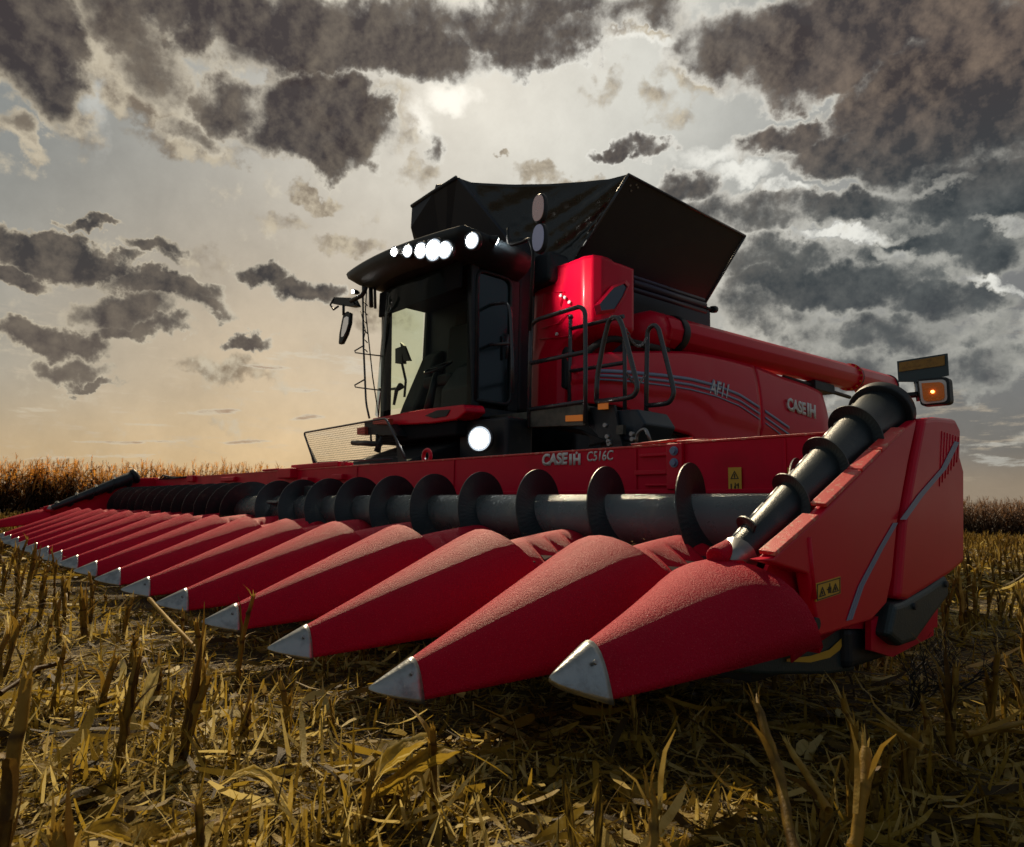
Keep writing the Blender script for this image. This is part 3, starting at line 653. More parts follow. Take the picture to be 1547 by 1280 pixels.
# wire guard above the feeder opening
YG = YB+.08
gp = [at(476, 703, Y=YG), at(459, 654, Y=YG), at(583, 632, Y=YG), at(612, 692, Y=YG)]
b = MB(); b.tube(arc_pts(gp, .05), .011, 8); gfm = b.build('crop_guard', 'rail', hd)
b = MB(); b.tube([at(480, 699, Y=YG), at(592, 693, Y=YG)], .008, 8); b.build('lower_bar', 'rail', gfm)
b = MB()
for i in range(1, 17):
    t = i/17; A = gp[0].lerp(gp[1], t); D = gp[3].lerp(gp[2], t); b.tube([A, D], .0016, 4, cap=False)
for i in range(1, 56):
    t = i/56; A = gp[0].lerp(gp[3], t); D = gp[1].lerp(gp[2], t); b.tube([A, D], .0009, 3, cap=False)
b.build('wire_mesh', mat('wire', (.03, .025, .02), .7, spec=.2), gfm)
for a, c_ in ((gp[0], gp[1]), (gp[3], gp[2])):
    d = (c_-a).normalized(); s_ = 1 if a is gp[0] else -1
    MB().prism([a+Vector((-.02*s_, 0, -.05)), a+Vector((.11*s_, 0, -.05)), a+d*.28], (0, .02, 0)).build('guard_foot', 'black', gfm)
# far end hoses
b = MB()
for i in range(4):
    b.tube([(-12.9+i*.12, YB-.03, 1.19), (-12.6+i*.2, YB-.07, 1.25-.02*i), (-12.0+i*.2, YB-.05, 1.20)], .014, 6)
b.build('hose', 'black', hd)
# support legs under the beam
for x in (-3.2, -11.3):
    MB().box((x, YB+.02, 0.0), (x+.10, YB+.10, .62)).build('stand', 'black', hd)

# ================================================================ COMBINE
cb = empty('combine_harvester', (-7.25, 8.5, 0), 'large red combine with black cab, raised tank cover and lit lamps behind the corn head', 'combine')
XN = -5.5; XC = -7.25
def mx(x): return 2*XC-x
# side panels (both flanks)
top_px = [(866, 536), (889, 534), (960, 531), (1008, 530), (1047, 531), (1080, 536), (1112, 543), (1150, 554), (1186, 569), (1222, 581), (1248, 593), (1261, 606), (1267, 616)]
tops = [(p.y, p.z) for p in (at(x, y, X=XN) for x, y in top_px)]
bot_px = [(866, 614), (900, 611), (941, 611), (958, 614), (975, 626), (983, 642), (1010, 644), (1038, 647), (1062, 660), (1075, 675), (1150, 690), (1264, 690), (1268, 640), (1267, 620)]
def interp(lst, y):
    if y <= lst[0][0]: return lst[0][1]
    for a, c_ in zip(lst[:-1], lst[1:]):
        if y <= c_[0]: return a[1]+(c_[1]-a[1])*(y-a[0])/(c_[0]-a[0])
    return lst[-1][1]
bots = [(5.9, 2.06), (6.5, 2.10), (6.85, 2.08), (7.05, 2.0), (7.25, 1.88), (7.7, 1.90), (8.2, 1.86), (8.6, 1.66), (8.8, 1.45), (10, 1.30), (12.9, 1.30), (13.0, 1.9)]
def panel_x(y, z, sg=1):
    zt = interp(tops, y); zb = interp(bots, y); v = (z-zb)/max(.2, zt-zb)
    bulge = -.20*max(0, v-.55)**2*4*.6-.10*max(0, .25-v)
    crease = .03*ss_(v, .40, .46)
    endc = -.22*max(0, (y-12.2)/.8)**2-.5*max(0, (6.5-y)/.6)**2*.4
    return (XN+bulge+crease+endc)
for sg in (1, -1):
    for (ya, yb) in ((5.95, 10.06), (10.09, 13.0)):
        b = MB()
        def fn(s, t, ya=ya, yb=yb, sg=sg):
            y = ya+(yb-ya)*s; zb = interp(bots, y); zt = interp(tops, y); z = zb+(zt-zb)*t; x = panel_x(y, z)
            return (x if sg > 0 else mx(x), y, z)
        b.grid(fn, 48, 24); o = b.build('side_panel', 'red', cb, solid=.03, soff=0)
        if sg > 0:
            # stripes that sweep along the flank
            cur = [(905, 566), (950, 569), (1000, 574), (1040, 580), (1080, 590), (1115, 604), (1150, 627), (1190, 655)]
            cpts = [(at(x, y, X=XN+.02).y, at(x, y, X=XN+.02).z) for x, y in cur]
            for off, wd_ in ((-.10, .022), (-.02, .035), (.075, .045)):
                sb = MB(); v = []; f = []; nq = 0
                for i in range(61):
                    y = cpts[0][0]+(cpts[-1][0]-cpts[0][0])*i/60
                    if not (ya+.02 < y < yb-.02): continue
                    z = interp(cpts, y)+off*(.6+.6*i/60)
                    for dz_ in (-wd_/2, wd_/2): v.append((panel_x(y, z+dz_)+.024, y, z+dz_))
                    nq += 1
                f = [(2*i, 2*i+2, 2*i+3, 2*i+1) for i in range(nq-1)]
                if nq > 2: sb.add(v, f, True); sb.build('stripe', 'blue', o, solid=.002)
            if ya < 9:
                A = at(1068, 596, X=XN+.03); B_ = at(1101, 598, X=XN+.03)
                zA = A.z
                text('lettering', 'AF11', 'blue', o, (XN+.040, A.y, at(1070, 597, X=XN).z), (XN+.040, B_.y, at(1070, 597, X=XN).z-.02), (0, 0, 1), .24, shear=.3, bold=.04)
                text('lettering', 'AF11', 'silver', o, (XN+.050, A.y+.04, at(1070, 597, X=XN).z+.02), (XN+.050, B_.y-.04, at(1070, 597, X=XN).z), (0, 0, 1), .20, shear=.3, bold=.0)
            else:
                A = at(1187, 619, X=XN+.03); B_ = at(1215, 626, X=XN+.03); zc = at(1187, 621, X=XN).z
                text('lettering', 'CASE', 'silver', o, (XN+.06, A.y, zc), (XN+.06, B_.y, zc-.02), (0, 0, 1), .22, bold=.05)
                C_ = at(1217, 626, X=XN+.03); D = at(1230, 629, X=XN+.03)
                text('lettering', 'IH', 'silver', o, (XN+.06, C_.y, zc-.03), (XN+.06, D.y, zc-.04), (0, 0, 1), .24, bold=.05)
# hull behind the panels, engine deck, tank walls
b = MB(); b.box((-8.9, 6.3, 1.35), (-5.9, 12.7, 2.3)); b.box((-8.7, 6.2, 2.3), (-5.95, 9.8, 2.95)); hull = b.build('hull', 'black', cb, bevel=.05)
b = MB(); b.box((-8.6, 9.9, 2.3), (-5.95, 12.5, 2.75)); b.build('engine_deck', 'dred', cb, bevel=.12)
b = MB(); b.box((-8.55, 6.45, 2.95), (-6.12, 9.75, 4.12)); b.build('grain_tank', 'panelb', cb, bevel=.03)
# grain tank cover: rigid flaps and vinyl corners
TN = [Vector((-6.12, 6.50, 4.08)), Vector((-6.12, 9.55, 4.14)), at(1125, 357, X=-5.35), at(948, 264, X=-5.35)]
b = MB(); b.prism(TN, (-.025, 0, -.018)); ext = b.build('tank_cover_flap', 'panelb', cb, bevel=.006)
b = MB()
for a, c_ in ((0, 1), (1, 2), (2, 3), (3, 0)): b.tube([TN[a]+Vector((.012, 0, 0)), TN[c_]+Vector((.012, 0, 0))], .018, 8)
b.build('flap_rim', 'rail', ext)
for (px, py) in ((952, 280), (961, 279), (963, 283), (953, 288), (1109, 358), (1112, 361), (1107, 365), (1115, 363)):
    q = at(px, py, X=-5.42); nrm = (TN[1]-TN[0]).cross(TN[3]-TN[0]).normalized()
    t_ = (TN[0]-Vector((0, 0, CAM_H))).dot(nrm)/((q-Vector((0, 0, CAM_H))).dot(nrm)); w_ = Vector((0, 0, CAM_H))+(q-Vector((0, 0, CAM_H)))*t_
    MB().tube([w_-nrm*.005, w_+nrm*.014], .014, 8).build('rivet', 'chain', ext)
TF = [Vector((mx(p.x), p.y, p.z)) for p in TN]
MB().prism(TF, (.025, 0, -.018)).build('tank_cover_flap', 'panelb', cb, bevel=.006)
fa = at(622, 312, Y=5.22); fc = at(690, 268, Y=5.34); fb = at(656, 286, Y=5.28)
FL = [Vector((-8.1, 6.35, 3.9)), Vector((-6.6, 6.35, 3.9)), Vector((-6.45, 5.8, 4.2)), fc, at(676, 277, Y=5.3), at(658, 279, Y=5.3), at(655, 290, Y=5.27), fa, at(621, 344, Y=5.24), at(627, 372, Y=5.4)]
fr = MB(); vv = [FL[7], FL[6], FL[5], FL[4], FL[3], Vector((-6.55, 5.9, 4.15)), Vector((-8.0, 5.75, 4.05)), FL[9], FL[8]]
fr.prism(vv, (0, .05, .02)); fr.build('tank_cover_flap', 'panelb', cb, bevel=.01)
MB().tube([fa, FL[6], FL[4], fc], .028, 8).build('flap_rim', 'panelb', cb)
# vinyl between the front flap and the near flap (top edge sags)
tp = [fc, at(700, 272, Y=5.45), at(712, 276, Y=5.55), at(775, 279, Y=5.95), at(830, 278, Y=6.25), at(880, 275, Y=6.48), at(920, 271, Y=6.58), TN[3]]
lo = [Vector((-6.9, 5.95, 4.05)), Vector((-6.8, 6.0, 4.05)), Vector((-6.7, 6.05, 4.05)), Vector((-6.5, 6.2, 4.03)), Vector((-6.35, 6.35, 4.02)), Vector((-6.2, 6.42, 4.0)), Vector((-6.14, 6.46, 4.02)), TN[0]]
def sm(l, t):
    x = t*(len(l)-1); i = min(int(x), len(l)-2); return l[i].lerp(l[i+1], x-i)
nrm = Vector((.55, -.80, .2)).normalized()
def fn(s, t):
    p = sm(lo, s).lerp(sm(tp, s), t)
    wr = (math.sin(s*9-t*6)*.035+(math.sin(s*23-t*17+1)*.018+math.sin(s*37-t*31+2)*.012+math.sin(s*61+t*23)*.005)*(.4+s))*math.sin(math.pi*t)**.7*min(1, s*4)
    return p+nrm*(wr-.07*math.sin(math.pi*t)*math.sin(math.pi*s))
b = MB(); b.grid(fn, 60, 36); vin = b.build('vinyl_corner', 'vinyl', cb, solid=.006)
# same on the far side
def fn2(s, t):
    l0 = Vector((-8.0, 5.75, 4.05)).lerp(TF[0], s); l1 = fa.lerp(TF[3], s); return l0.lerp(l1, t)+Vector((-.4, -.8, .2))*(-.05*math.sin(math.pi*t)*math.sin(math.pi*s))
b = MB(); b.grid(fn2, 20, 14); b.build('vinyl_corner', 'vinyl', cb, solid=.006)
MB().prism([TN[1], TF[1], TF[2], TN[2]], (0, .03, 0)).build('tank_cover_flap', 'panelb', cb)
# rails below the near flap
b = MB(); A = at(955, 437, X=-5.75); B_ = at(1066, 471, X=-5.75)
for dz_, rr in ((0, .035), (.09, .05), (.17, .03)): b.tube([A+Vector((0, 0, dz_)), B_+Vector((-.05*0, -.3*dz_, dz_))], rr, 10)
rl = b.build('cover_roller', mat('roller_purple', (.035, .03, .06), .4), cb)
b = MB(); b.tube([B_+Vector((0, -.05, .06)), B_+Vector((.02, .18, .06))], .025, 8); b.tube([B_+Vector((.02, .14, .06)), B_+Vector((.02, .24, .08))], .055, 10); b.build('roller_joint', 'black', rl)
# red corner tower between the cab and the tank
YF = 6.2
def F_(px, py, Y=YF): return at(px, py, Y=Y)
xl, xr_ = F_(812, 400).x, -5.52
tw = MB()
tower_pts = [F_(815, 401), F_(893, 387), Vector((-5.60, YF+.02, 3.93)), Vector((-5.50, YF+.10, 3.88)), Vector((-5.46, 7.0, 3.86)), Vector((-5.5, 7.02, 3.22)), Vector((-5.52, YF+.14, 3.08)), Vector((-5.70, YF, 3.02)), Vector((-5.92, YF, 2.75)), F_(852, 612), F_(789, 606), F_(797, 520), F_(801, 440)]
# front face with rounded corner to the side face, as stacked sections
def tower(s, t):
    z = 1.98+(3.90-1.98)*t
    xo = -5.50 if z > 3.12 else -5.50-.46*ss_(3.12-z, 0, .35)
    lx = (xl-.02) if z > 3.7 else xl-.10-.05*ss_(3.7-z, 0, 1.6)
    if z > 3.7: lx += .10*(z-3.7)/.27*.5
    a = [(lx, YF+.30), (lx, YF+.05), (lx+.06, YF), ((lx+xo)/2-.1, YF-.045), ((lx+xo)/2+.05, YF-.02), (xo-.16, YF-.03), (xo-.05, YF+.02), (xo, YF+.14), (xo+.03, YF+.45), (xo+.03, YF+.72), (xo-.15, YF+.8)]
    x = s*(len(a)-1); i = min(int(x), len(a)-2); f = x-i
    p = Vector((a[i][0]*(1-f)+a[i+1][0]*f, a[i][1]*(1-f)+a[i+1][1]*f, z))
    sl_ = (p.x-lx)/(xo-lx); p.z += .04*sl_*ss_(z, 3.6, 3.97)-.05*ss_(z, 3.8, 3.97)*(1 if s > .75 else 0)
    return p
b = MB(); b.grid(tower, 60, 60); tw = b.build('corner_tower', 'red', cb, solid=.02)
b = MB(); cap = [tower(i/30, 1.0) for i in range(31)]; b.add(cap+[Vector((cap[0].x, YF+.9, 3.95))], [tuple(range(32))]); b.build('tower_cap', 'red', tw, solid=.01)
# hexagonal side vent on the tower
hexp = [(904, 460), (925, 436), (942, 429), (946, 434), (940, 448), (928, 467), (906, 470)]
hv = [at(*p, X=-5.452) for p in hexp]; cv = sum(hv, Vector())/len(hv)
ou = [cv+(p-cv)*1.28 for p in hv]; n_ = len(hv)
MB().add(ou+[p+Vector((.02, 0, 0)) for p in hv], [(i, (i+1) % n_, n_+(i+1) % n_, n_+i) for i in range(n_)]).build('vent_frame', 'red', tw, solid=.006)
MB().prism([p+Vector((-.004, 0, 0)) for p in hv], (.012, 0, 0)).build('vent_insert', mat('dark_blue_gloss', (.01, .022, .06), .2, coat=.6), tw)
MB().prism([F_(818.5, 409, YF-.052), F_(823.5, 408.5, YF-.052), F_(822.5, 424, YF-.052), F_(817.5, 424.5, YF-.052)], (0, -.003, 0)).build('yellow_tag', mat('yellow_tag', (.8, .66, .06), .5), tw)
ln = MB()
for (a, c_) in (((822, 443), (852, 440)), ((822, 443), (820, 484)), ((852, 440), (846, 462)), ((818, 497), (845, 488)), ((845, 488), (856, 474)), ((815, 513), (866, 507))):
    ln.tube([F_(*a, YF-.046), F_(*c_, YF-.046)], .008, 6)
ln.build('panel_joint', 'dred', tw)
for px, py in ((848, 447), (854, 450), (861, 457), (842, 505)):
    q = F_(px, py, YF-.05); MB().tube([q, q+Vector((0, -.02, 0))], .022, 10).build('fastener', 'silver', tw)
# dark arch between tower and side panel
b = MB(); b.prism([Vector((-5.95, 6.30, 2.0)), Vector((-5.95, 6.30, 3.1)), Vector((-5.95, 7.6, 3.1)), Vector((-5.95, 7.6, 2.0))], (-.04, 0, 0)); b.build('inner_bulkhead', 'panelb', cb)
b = MB(); b.tube(arc_pts([Vector((-5.75, 6.28, 2.0)), Vector((-5.75, 6.28, 2.75)), Vector((-5.60, 6.6, 2.98)), Vector((-5.58, 7.8, 3.0))], .2), .045, 10); b.build('panel_seal', 'rubber', cb)
# unloading auger
UA = Vector((-5.72, 7.75, 3.30)); UB = at(1340, 584, X=-5.66); UB.x = -5.66
b = MB(); b.tube([UA, UA.lerp(UB, .5), UB], .245, 10); ut = b.build('unloading_auger', 'red', cb, bevel=.01)
ax = (UB-UA).normalized()
def ring(t, rr, w, m, nm): return MB().tube([UA.lerp(UB, t)-ax*w/2, UA.lerp(UB, t)+ax*w/2], rr, 28).build(nm, m, ut, bevel=.008)
tj = .765
fl = ring(tj, .275, .05, 'red', 'flange'); ring(tj+.008, .268, .05, 'black', 'flange'); ring(.045, .265, .14, 'black', 'flange')
for i in range(14):
    a = i*math.pi/7; q = UA.lerp(UB, tj)+Vector((math.cos(a)*.25, 0, math.sin(a)*.25)); MB().tube([q-ax*.05, q+ax*.05], .017, 6).build('bolt', 'yellow', fl)
ring(.995, .255, .06, 'black', 'end_ring')
b = MB(); b.tube([UA+Vector((-.75, -.15, -.15)), UA+Vector((-.3, -.12, -.05)), UA+Vector((-.05, -.02, -.01)), UA+ax*.12], [.33, .32, .30, .25], 24); b.tube([UA+Vector((-.75, -.15, -.9)), UA+Vector((-.75, -.15, .15))], .3, 20); b.build('elbow', 'red', ut)
b = MB(); e0 = UB-ax*.9; b.tube([e0+Vector((0, -.5, -.20)), e0+Vector((0, .35, -.33)), UB+Vector((0, .05, -.33))], [.12, .20, .16], 14); b.build('spout_boot', 'dred', ut)
b = MB(); q = UA.lerp(UB, .62); b.box((q.x-.15, q.y-.5, q.z-.42), (q.x+.1, q.y+.3, q.z-.25)); b.tube([q+Vector((0, -1.5, -.33)), q+Vector((0, 1.2, -.36))], .04, 8); b.build('auger_rest', 'black', cb, bevel=.02)
# cab
CX0, CX1 = -8.22, -6.28; CY0, CY1 = 4.88, 5.66; CZ0, CZ1 = 1.98, 3.74
cab = MB()
cab.box((CX0-.02, CY1-.42, CZ0+.02), (CX1+.02, CY1, CZ1)) if False else None
cab.box((CX0, CY1-.05, CZ0), (CX1, CY1, CZ1))                    # rear wall
cab.box((CX0-.02, CY0-.05, CZ0-.12), (CX1+.02, CY1, CZ0-.003))   # floor
cabo = cab.build('cab', 'black', cb, bevel=.01)
def pillar(p0, p1, w, d, nm='pillar'):
    b = MB(); p0 = Vector(p0); p1 = Vector(p1)
    vs = [p+Vector((sx*w/2, sy*d/2, 0)) for p in (p0, p1) for sx, sy in ((-1, -1), (1, -1), (1, 1), (-1, 1))]
    b.add(vs, [(0, 3, 2, 1), (4, 5, 6, 7), (0, 1, 5, 4), (1, 2, 6, 5), (2, 3, 7, 6), (3, 0, 4, 7)]); return b.build(nm, 'black', cabo, bevel=.015)
pillar((CX0+.06, CY0+.06, CZ0), (CX0+.04, CY0+.02, CZ1), .10, .12)
pillar((CX1-.02, CY0+.10, CZ0), (CX1-.02, CY0+.05, CZ1), .10, .12)
pillar((CX0+.03, 5.60, CZ0), (CX0+.03, 5.64, CZ1), .08, .14)          # wide far rear pillar
pillar((CX1-.03, 5.58, CZ0), (CX1-.03, 5.58, CZ1), .08, .16)
b = MB(); b.box((CX0, CY0-.02, CZ1-.13), (CX1, CY1, CZ1+.05)); b.build('roof_liner', 'dull', cabo, bevel=.01)
# far side window corner fillet, sun visor
MB().box((CX0+.10, CY0-.14, 3.36), (CX1-.02, CY0-.10, 3.70)).build('sun_visor', 'dull', cabo, bevel=.01)
# windscreen, wrapping the far corner a little
def ws(s, t):
    x = CX0-.07+(CX1+.03-CX0+.07)*s; z = CZ0+.03+(CZ1-CZ0-.05)*t; c_ = 1-abs(2*s-1)**4
    return (x, CY0+.04-.26*c_+.04*t-.06*(1-t)*c_, z)
MB().grid(ws, 24, 8).build('windscreen', 'glass', cabo)
MB().grid(lambda s, t: (CX1+.012, CY0+.12+(5.5-CY0-.12)*s, CZ0+.05+(CZ1-CZ0-.12)*t), 2, 2).build('door_glass', mat('dark_door_glass', (.008, .018, .022), .12, spec=.5, coat=0), cabo)
MB().grid(lambda s, t: (CX0-.012, CY0+.05+(5.5-CY0)*s, CZ0+.05+(CZ1-CZ0-.12)*t), 2, 2).build('side_glass', 'glass', cabo)
# door frame lines
b = MB(); b.tube(arc_pts([(CX1+.03, 4.98, 2.05), (CX1+.03, 4.96, 3.62), (CX1+.03, 5.50, 3.62), (CX1+.03, 5.52, 2.05), (CX1+.03, 4.98, 2.05)], .12), .022, 8); dr = b.build('door_frame', 'black', cabo)
MB().tube([(CX1+.06, 5.42, 2.6), (CX1+.08, 5.42, 2.9)], .018, 8).build('handle', 'rail', dr)
# interior
b = MB(); b.box((-7.55, 5.10, 2.35), (-6.95, 5.50, 2.50)); b.prism([(-7.52, 5.42, 2.45), (-7.52, 5.48, 3.25), (-7.52, 5.58, 3.25), (-7.52, 5.56, 2.45)], (.54, 0, 0)); seat = b.build('seat', 'fabric', cabo, bevel=.05)
MB().box((-7.38, 5.48, 3.22), (-7.12, 5.56, 3.42)).build('headrest', 'fabric', seat, bevel=.03)
MB().box((-7.4, 5.15, 1.99), (-7.1, 5.5, 2.35)).build('seat_base', 'black', seat)
b = MB(); b.prism([(-6.95, 4.98, 1.99), (-6.95, 4.98, 2.25), (-6.95, 5.2, 2.55), (-6.95, 5.5, 2.75), (-6.95, 5.6, 2.75), (-6.95, 5.6, 1.99)], (.55, 0, 0)); b.build('armrest_console', 'black', cabo, bevel=.03)
b = MB(); b.prism([Vector((CX0+.12, 5.08, 1.99)), Vector((CX0+.12, 5.16, 2.2)), Vector((CX0+.12, 5.46, 2.9)), Vector((CX0+.12, 5.6, 3.0)), Vector((CX0+.12, 5.6, 1.99))], (.35, 0, 0)); b.build('buddy_seat', 'fabric', cabo, bevel=.04)
b = MB(); b.tube([(-7.25, 5.0, 2.0), (-7.25, 5.12, 2.55)], [.06, .035], 10); sc_ = b.build('steering_column', 'black', cabo)
b = MB(); cen = Vector((-7.25, 5.14, 2.60)); e1 = Vector((1, 0, 0)); e2 = Vector((0, -.5, .86)) .cross(e1).normalized()
b.tube([cen+e1*.19*math.cos(a)+e2*.19*math.sin(a) for a in [2*math.pi*i/24 for i in range(24)]], .016, 8, closed=True); b.tube([cen-e1*.18, cen+e1*.18], .013, 6); b.build('steering_wheel', 'black', sc_)
YM = 5.25
b = MB(); b.prism([at(597, 527, Y=YM), at(607, 523, Y=YM), at(607, 549, Y=YM), at(597, 549, Y=YM)], (0, .08, 0)); b.prism([at(604, 517, Y=YM), at(610, 522, Y=YM), at(619, 545, Y=YM), at(610, 545, Y=YM)], (0, .04, 0)); b.tube([at(607, 548, Y=YM), at(613, 575, Y=YM), at(611, 600, Y=YM)], .02, 6); b.build('monitor', 'black', cabo)
b = MB(); b.tube([at(595, 612, Y=5.2), at(599, 590, Y=5.2), at(606, 583, Y=5.2)], [.02, .03, .05], 8); b.tube([at(592, 588, Y=5.2), at(606, 586, Y=5.2)], .02, 6); b.build('joystick', 'black', cabo)
# roof
RX0, RX1 = -8.62, -5.93
def plan(inset, yoff):
    pts = []
    x0, x1 = RX0+inset*1.4, RX1-inset*.8
    for i in range(25):
        u = i/24*2-1; x = (x0+x1)/2+(x1-x0)/2*u; pts.append((x, 4.36+yoff+.13*u*u))
    pts += [(x1+.0, 5.3), (x1-.05, 5.62), (x0+.05, 5.62), (x0, 5.3)]
    return pts
lay = [(.36, .20, 3.72), (.16, .09, 3.79), (.03, .01, 3.90), (.0, .0, 3.97), (.012, .012, 4.00), (.05, .06, 4.015), (.30, .45, 4.015)]
vs = []; fs = []
for ins, yo, z in lay:
    pp = plan(ins, yo)
    for (x, y) in pp: u = (x-XC)/1.3; vs.append((x, y, z-.055*u-.05*max(0, y-4.6)))
npn = len(pp)
for a in range(len(lay)-1):
    for i in range(npn): fs.append((a*npn+i, a*npn+(i+1) % npn, (a+1)*npn+(i+1) % npn, (a+1)*npn+i))
fs.append(tuple(range(npn))); fs.append(tuple((len(lay)-1)*npn+i for i in range(npn)))
b = MB(); b.add(vs, fs, True); rf = b.build('cab_roof', 'black', cabo); rf.data.polygons[len(fs)-1].use_smooth = False; rf.data.polygons[len(fs)-2].use_smooth = False
# work lamps
def lamp(px, py, Y, rad, parent, nrm_=Vector((.25, -1, -.12)), strength='lamp'):
    p = at(px, py, Y=Y); n = nrm_.normalized()
    h = MB().tube([p+n*-.09, p-n*.05, p, p+n*.012], [rad*.6, rad*1.1, rad*1.2, rad*1.2], 20); h = h.build('work_lamp', 'black', parent)
    MB().tube([p+n*.013, p+n*.020], [rad, rad*.9], 24).build('lamp_lens', 'lensglow', h)
    MB().tube([p+n*.008, p+n*.024], [rad*1.16, rad*1.10], 24, cap=False).build('bezel', 'chain', h)
    MB().tube([p+n*.021, p+n*.030], [rad*.80, rad*.6], 20).build('bulb', strength, h)
for (px, py, rad, Y) in ((597, 381, .060, 4.48), (617, 380, .075, 4.44), (637, 379, .095, 4.42), (656, 378, .125, 4.42), (673, 378, .10, 4.46), (714, 364, .09, 4.58)):
    lamp(px, py, Y-.10, rad, rf)
lamp(725, 663, 4.75, .135, cb, Vector((.5, -1, .0)))
lamp(535, 441, 4.5, .03, rf)
wl = MB(); pl_ = Vector((-5.92, 4.95, 3.88)); dl = Vector((.26, 1, -.22)).normalized(); wl.tube([pl_-dl*.08, pl_, pl_+dl*.01], [.03, .06, .06], 16); wl = wl.build('work_lamp', 'black', rf)
MB().tube([pl_+dl*.011, pl_+dl*.018], [.05, .045], 16).build('lamp_lens', 'lamp', wl)
sp = bpy.data.lights.new('deck_lamp_light', 'SPOT'); sp.energy = 140; sp.spot_size = R(60); sp.spot_blend = .6; sp.shadow_soft_size = .05; sp.color = (1, .93, .82)
sp_o = bpy.data.objects.new('deck_lamp_light', sp); C.objects.link(sp_o); sp_o.location = pl_+dl*.05; sp_o.rotation_euler = (-dl).to_track_quat('Z', 'Y').to_euler()
# mirror on the far side with its arms
YR = 4.45
b = MB(); b.prism([at(504, 449, Y=YR), at(530, 450, Y=YR), at(536, 462, Y=YR), at(528, 463, Y=YR), at(502, 459, Y=YR)], (0, .10, 0)); b.tube(arc_pts([at(530, 455, Y=YR), at(548, 446, Y=YR), at(553, 434, Y=YR)], .1), .03, 8)
b.tube([at(519, 461, Y=YR), at(519, 476, Y=YR)], .02, 8); b.tube([at(504, 452, Y=YR), at(499, 461, Y=YR), at(504, 468, Y=YR), at(511, 463, Y=YR)], .015, 6); ma = b.build('mirror_arm', 'black', cabo)
mp = [at(*p, Y=YR) for p in ((518, 474), (524, 470), (529, 472), (528, 488), (523, 505), (516, 519), (511, 520), (512, 505), (515, 489))]
mo = MB().prism(mp, (-.02, .06, 0)).build('mirror_housing', 'black', ma, bevel=.015)
mc = sum(mp, Vector())/len(mp); MB().prism([mc+(p-mc)*.62+Vector((.035, -.008, 0)) for p in mp], (0, .006, 0)).build('mirror_glass', 'mirror', mo)
Yt_ = 4.6
b = MB(); b.tube(arc_pts([at(548, 432, Y=Yt_), at(549, 520, Y=Yt_), at(553, 610, Y=Yt_), at(558, 632, Y=Yt_)], .1), .014, 8)
for y in (530, 582): b.tube([at(550, y-8, Y=Yt_), at(536, y, Y=Yt_), at(537, y+3, Y=Yt_), at(551, y+5, Y=Yt_), at(577, y+8, Y=4.75)], .010, 6)
pole = b.build('access_pole', 'rail', cabo)
b = MB(); b.tube([at(554, 435, Y=Yt_), at(552, 470, Y=Yt_), at(556, 505, Y=Yt_), at(563, 570, Y=Yt_), at(572, 628, Y=4.7)], .009, 6); b.tube([at(545, 470, Y=Yt_), at(552, 500, Y=Yt_), at(548, 520, Y=Yt_)], .007, 6)
for i in range(6): b.tube([at(549, 455+i*14, Y=Yt_), at(555, 462+i*14, Y=Yt_)], .008, 5)
b.build('wiper_hose', 'black', cabo)
b = MB(); b.tube([at(560, 432, Y=4.7), at(561, 464, Y=4.7)], .03, 8); b.tube([at(566, 425, Y=4.7), at(567, 466, Y=4.7)], .02, 8); b.build('wiper_motor', 'black', cabo)
# near side mirrors: two ovals on one post
YQ = 4.95
for (px, py) in ((813.5, 314.5), (813.5, 359.5)):
    c_ = at(px, py, Y=YQ); ov = [c_+Vector((.088*(abs(math.cos(a))**.8)*(1 if math.cos(a) > 0 else -1), 0, .148*(abs(math.sin(a))**.9)*(1 if math.sin(a) > 0 else -1))) for a in [2*math.pi*i/32 for i in range(32)]]
    h = MB().prism([c_+(p-c_)*1.12 for p in ov], (0, .06, 0)).build('mirror_housing', 'black', cabo, bevel=.015)
    MB().prism([p+Vector((0, -.010, 0)) for p in ov], (.0, .006, 0)).build('mirror_glass', mat('mirror_pane', (.62, .46, .46) if py < 330 else (.42, .44, .62), .28, metal=.75), h)  # pink and blue of the reflected sky are put into the pane colours
b = MB(); b.tube(arc_pts([at(768, 345, Y=5.0), at(768, 372, Y=5.0), at(790, 366, Y=5.0), at(800, 360, Y=5.0), at(806, 380, Y=5.0), at(800, 500, Y=5.1)], .1), .02, 8); b.build('mirror_post', 'black', cabo)
# dark service column behind the door, mirror strip added to catch a bright sliver
b = MB(); b.box((-6.66, 5.74, 2.0), (-6.38, 6.02, 4.30)); b.box((-6.80, 6.03, 3.70), (-6.10, 6.40, 4.12)); col_ = b.build('air_column', 'black', cb, bevel=.06)
b = MB(); b.tube([at(776, 372, Y=5.70), at(777, 405, Y=5.70), at(775, 432, Y=5.70)], [.01, .04, .008], 10); b.build('glint_strip', 'mirror', col_)
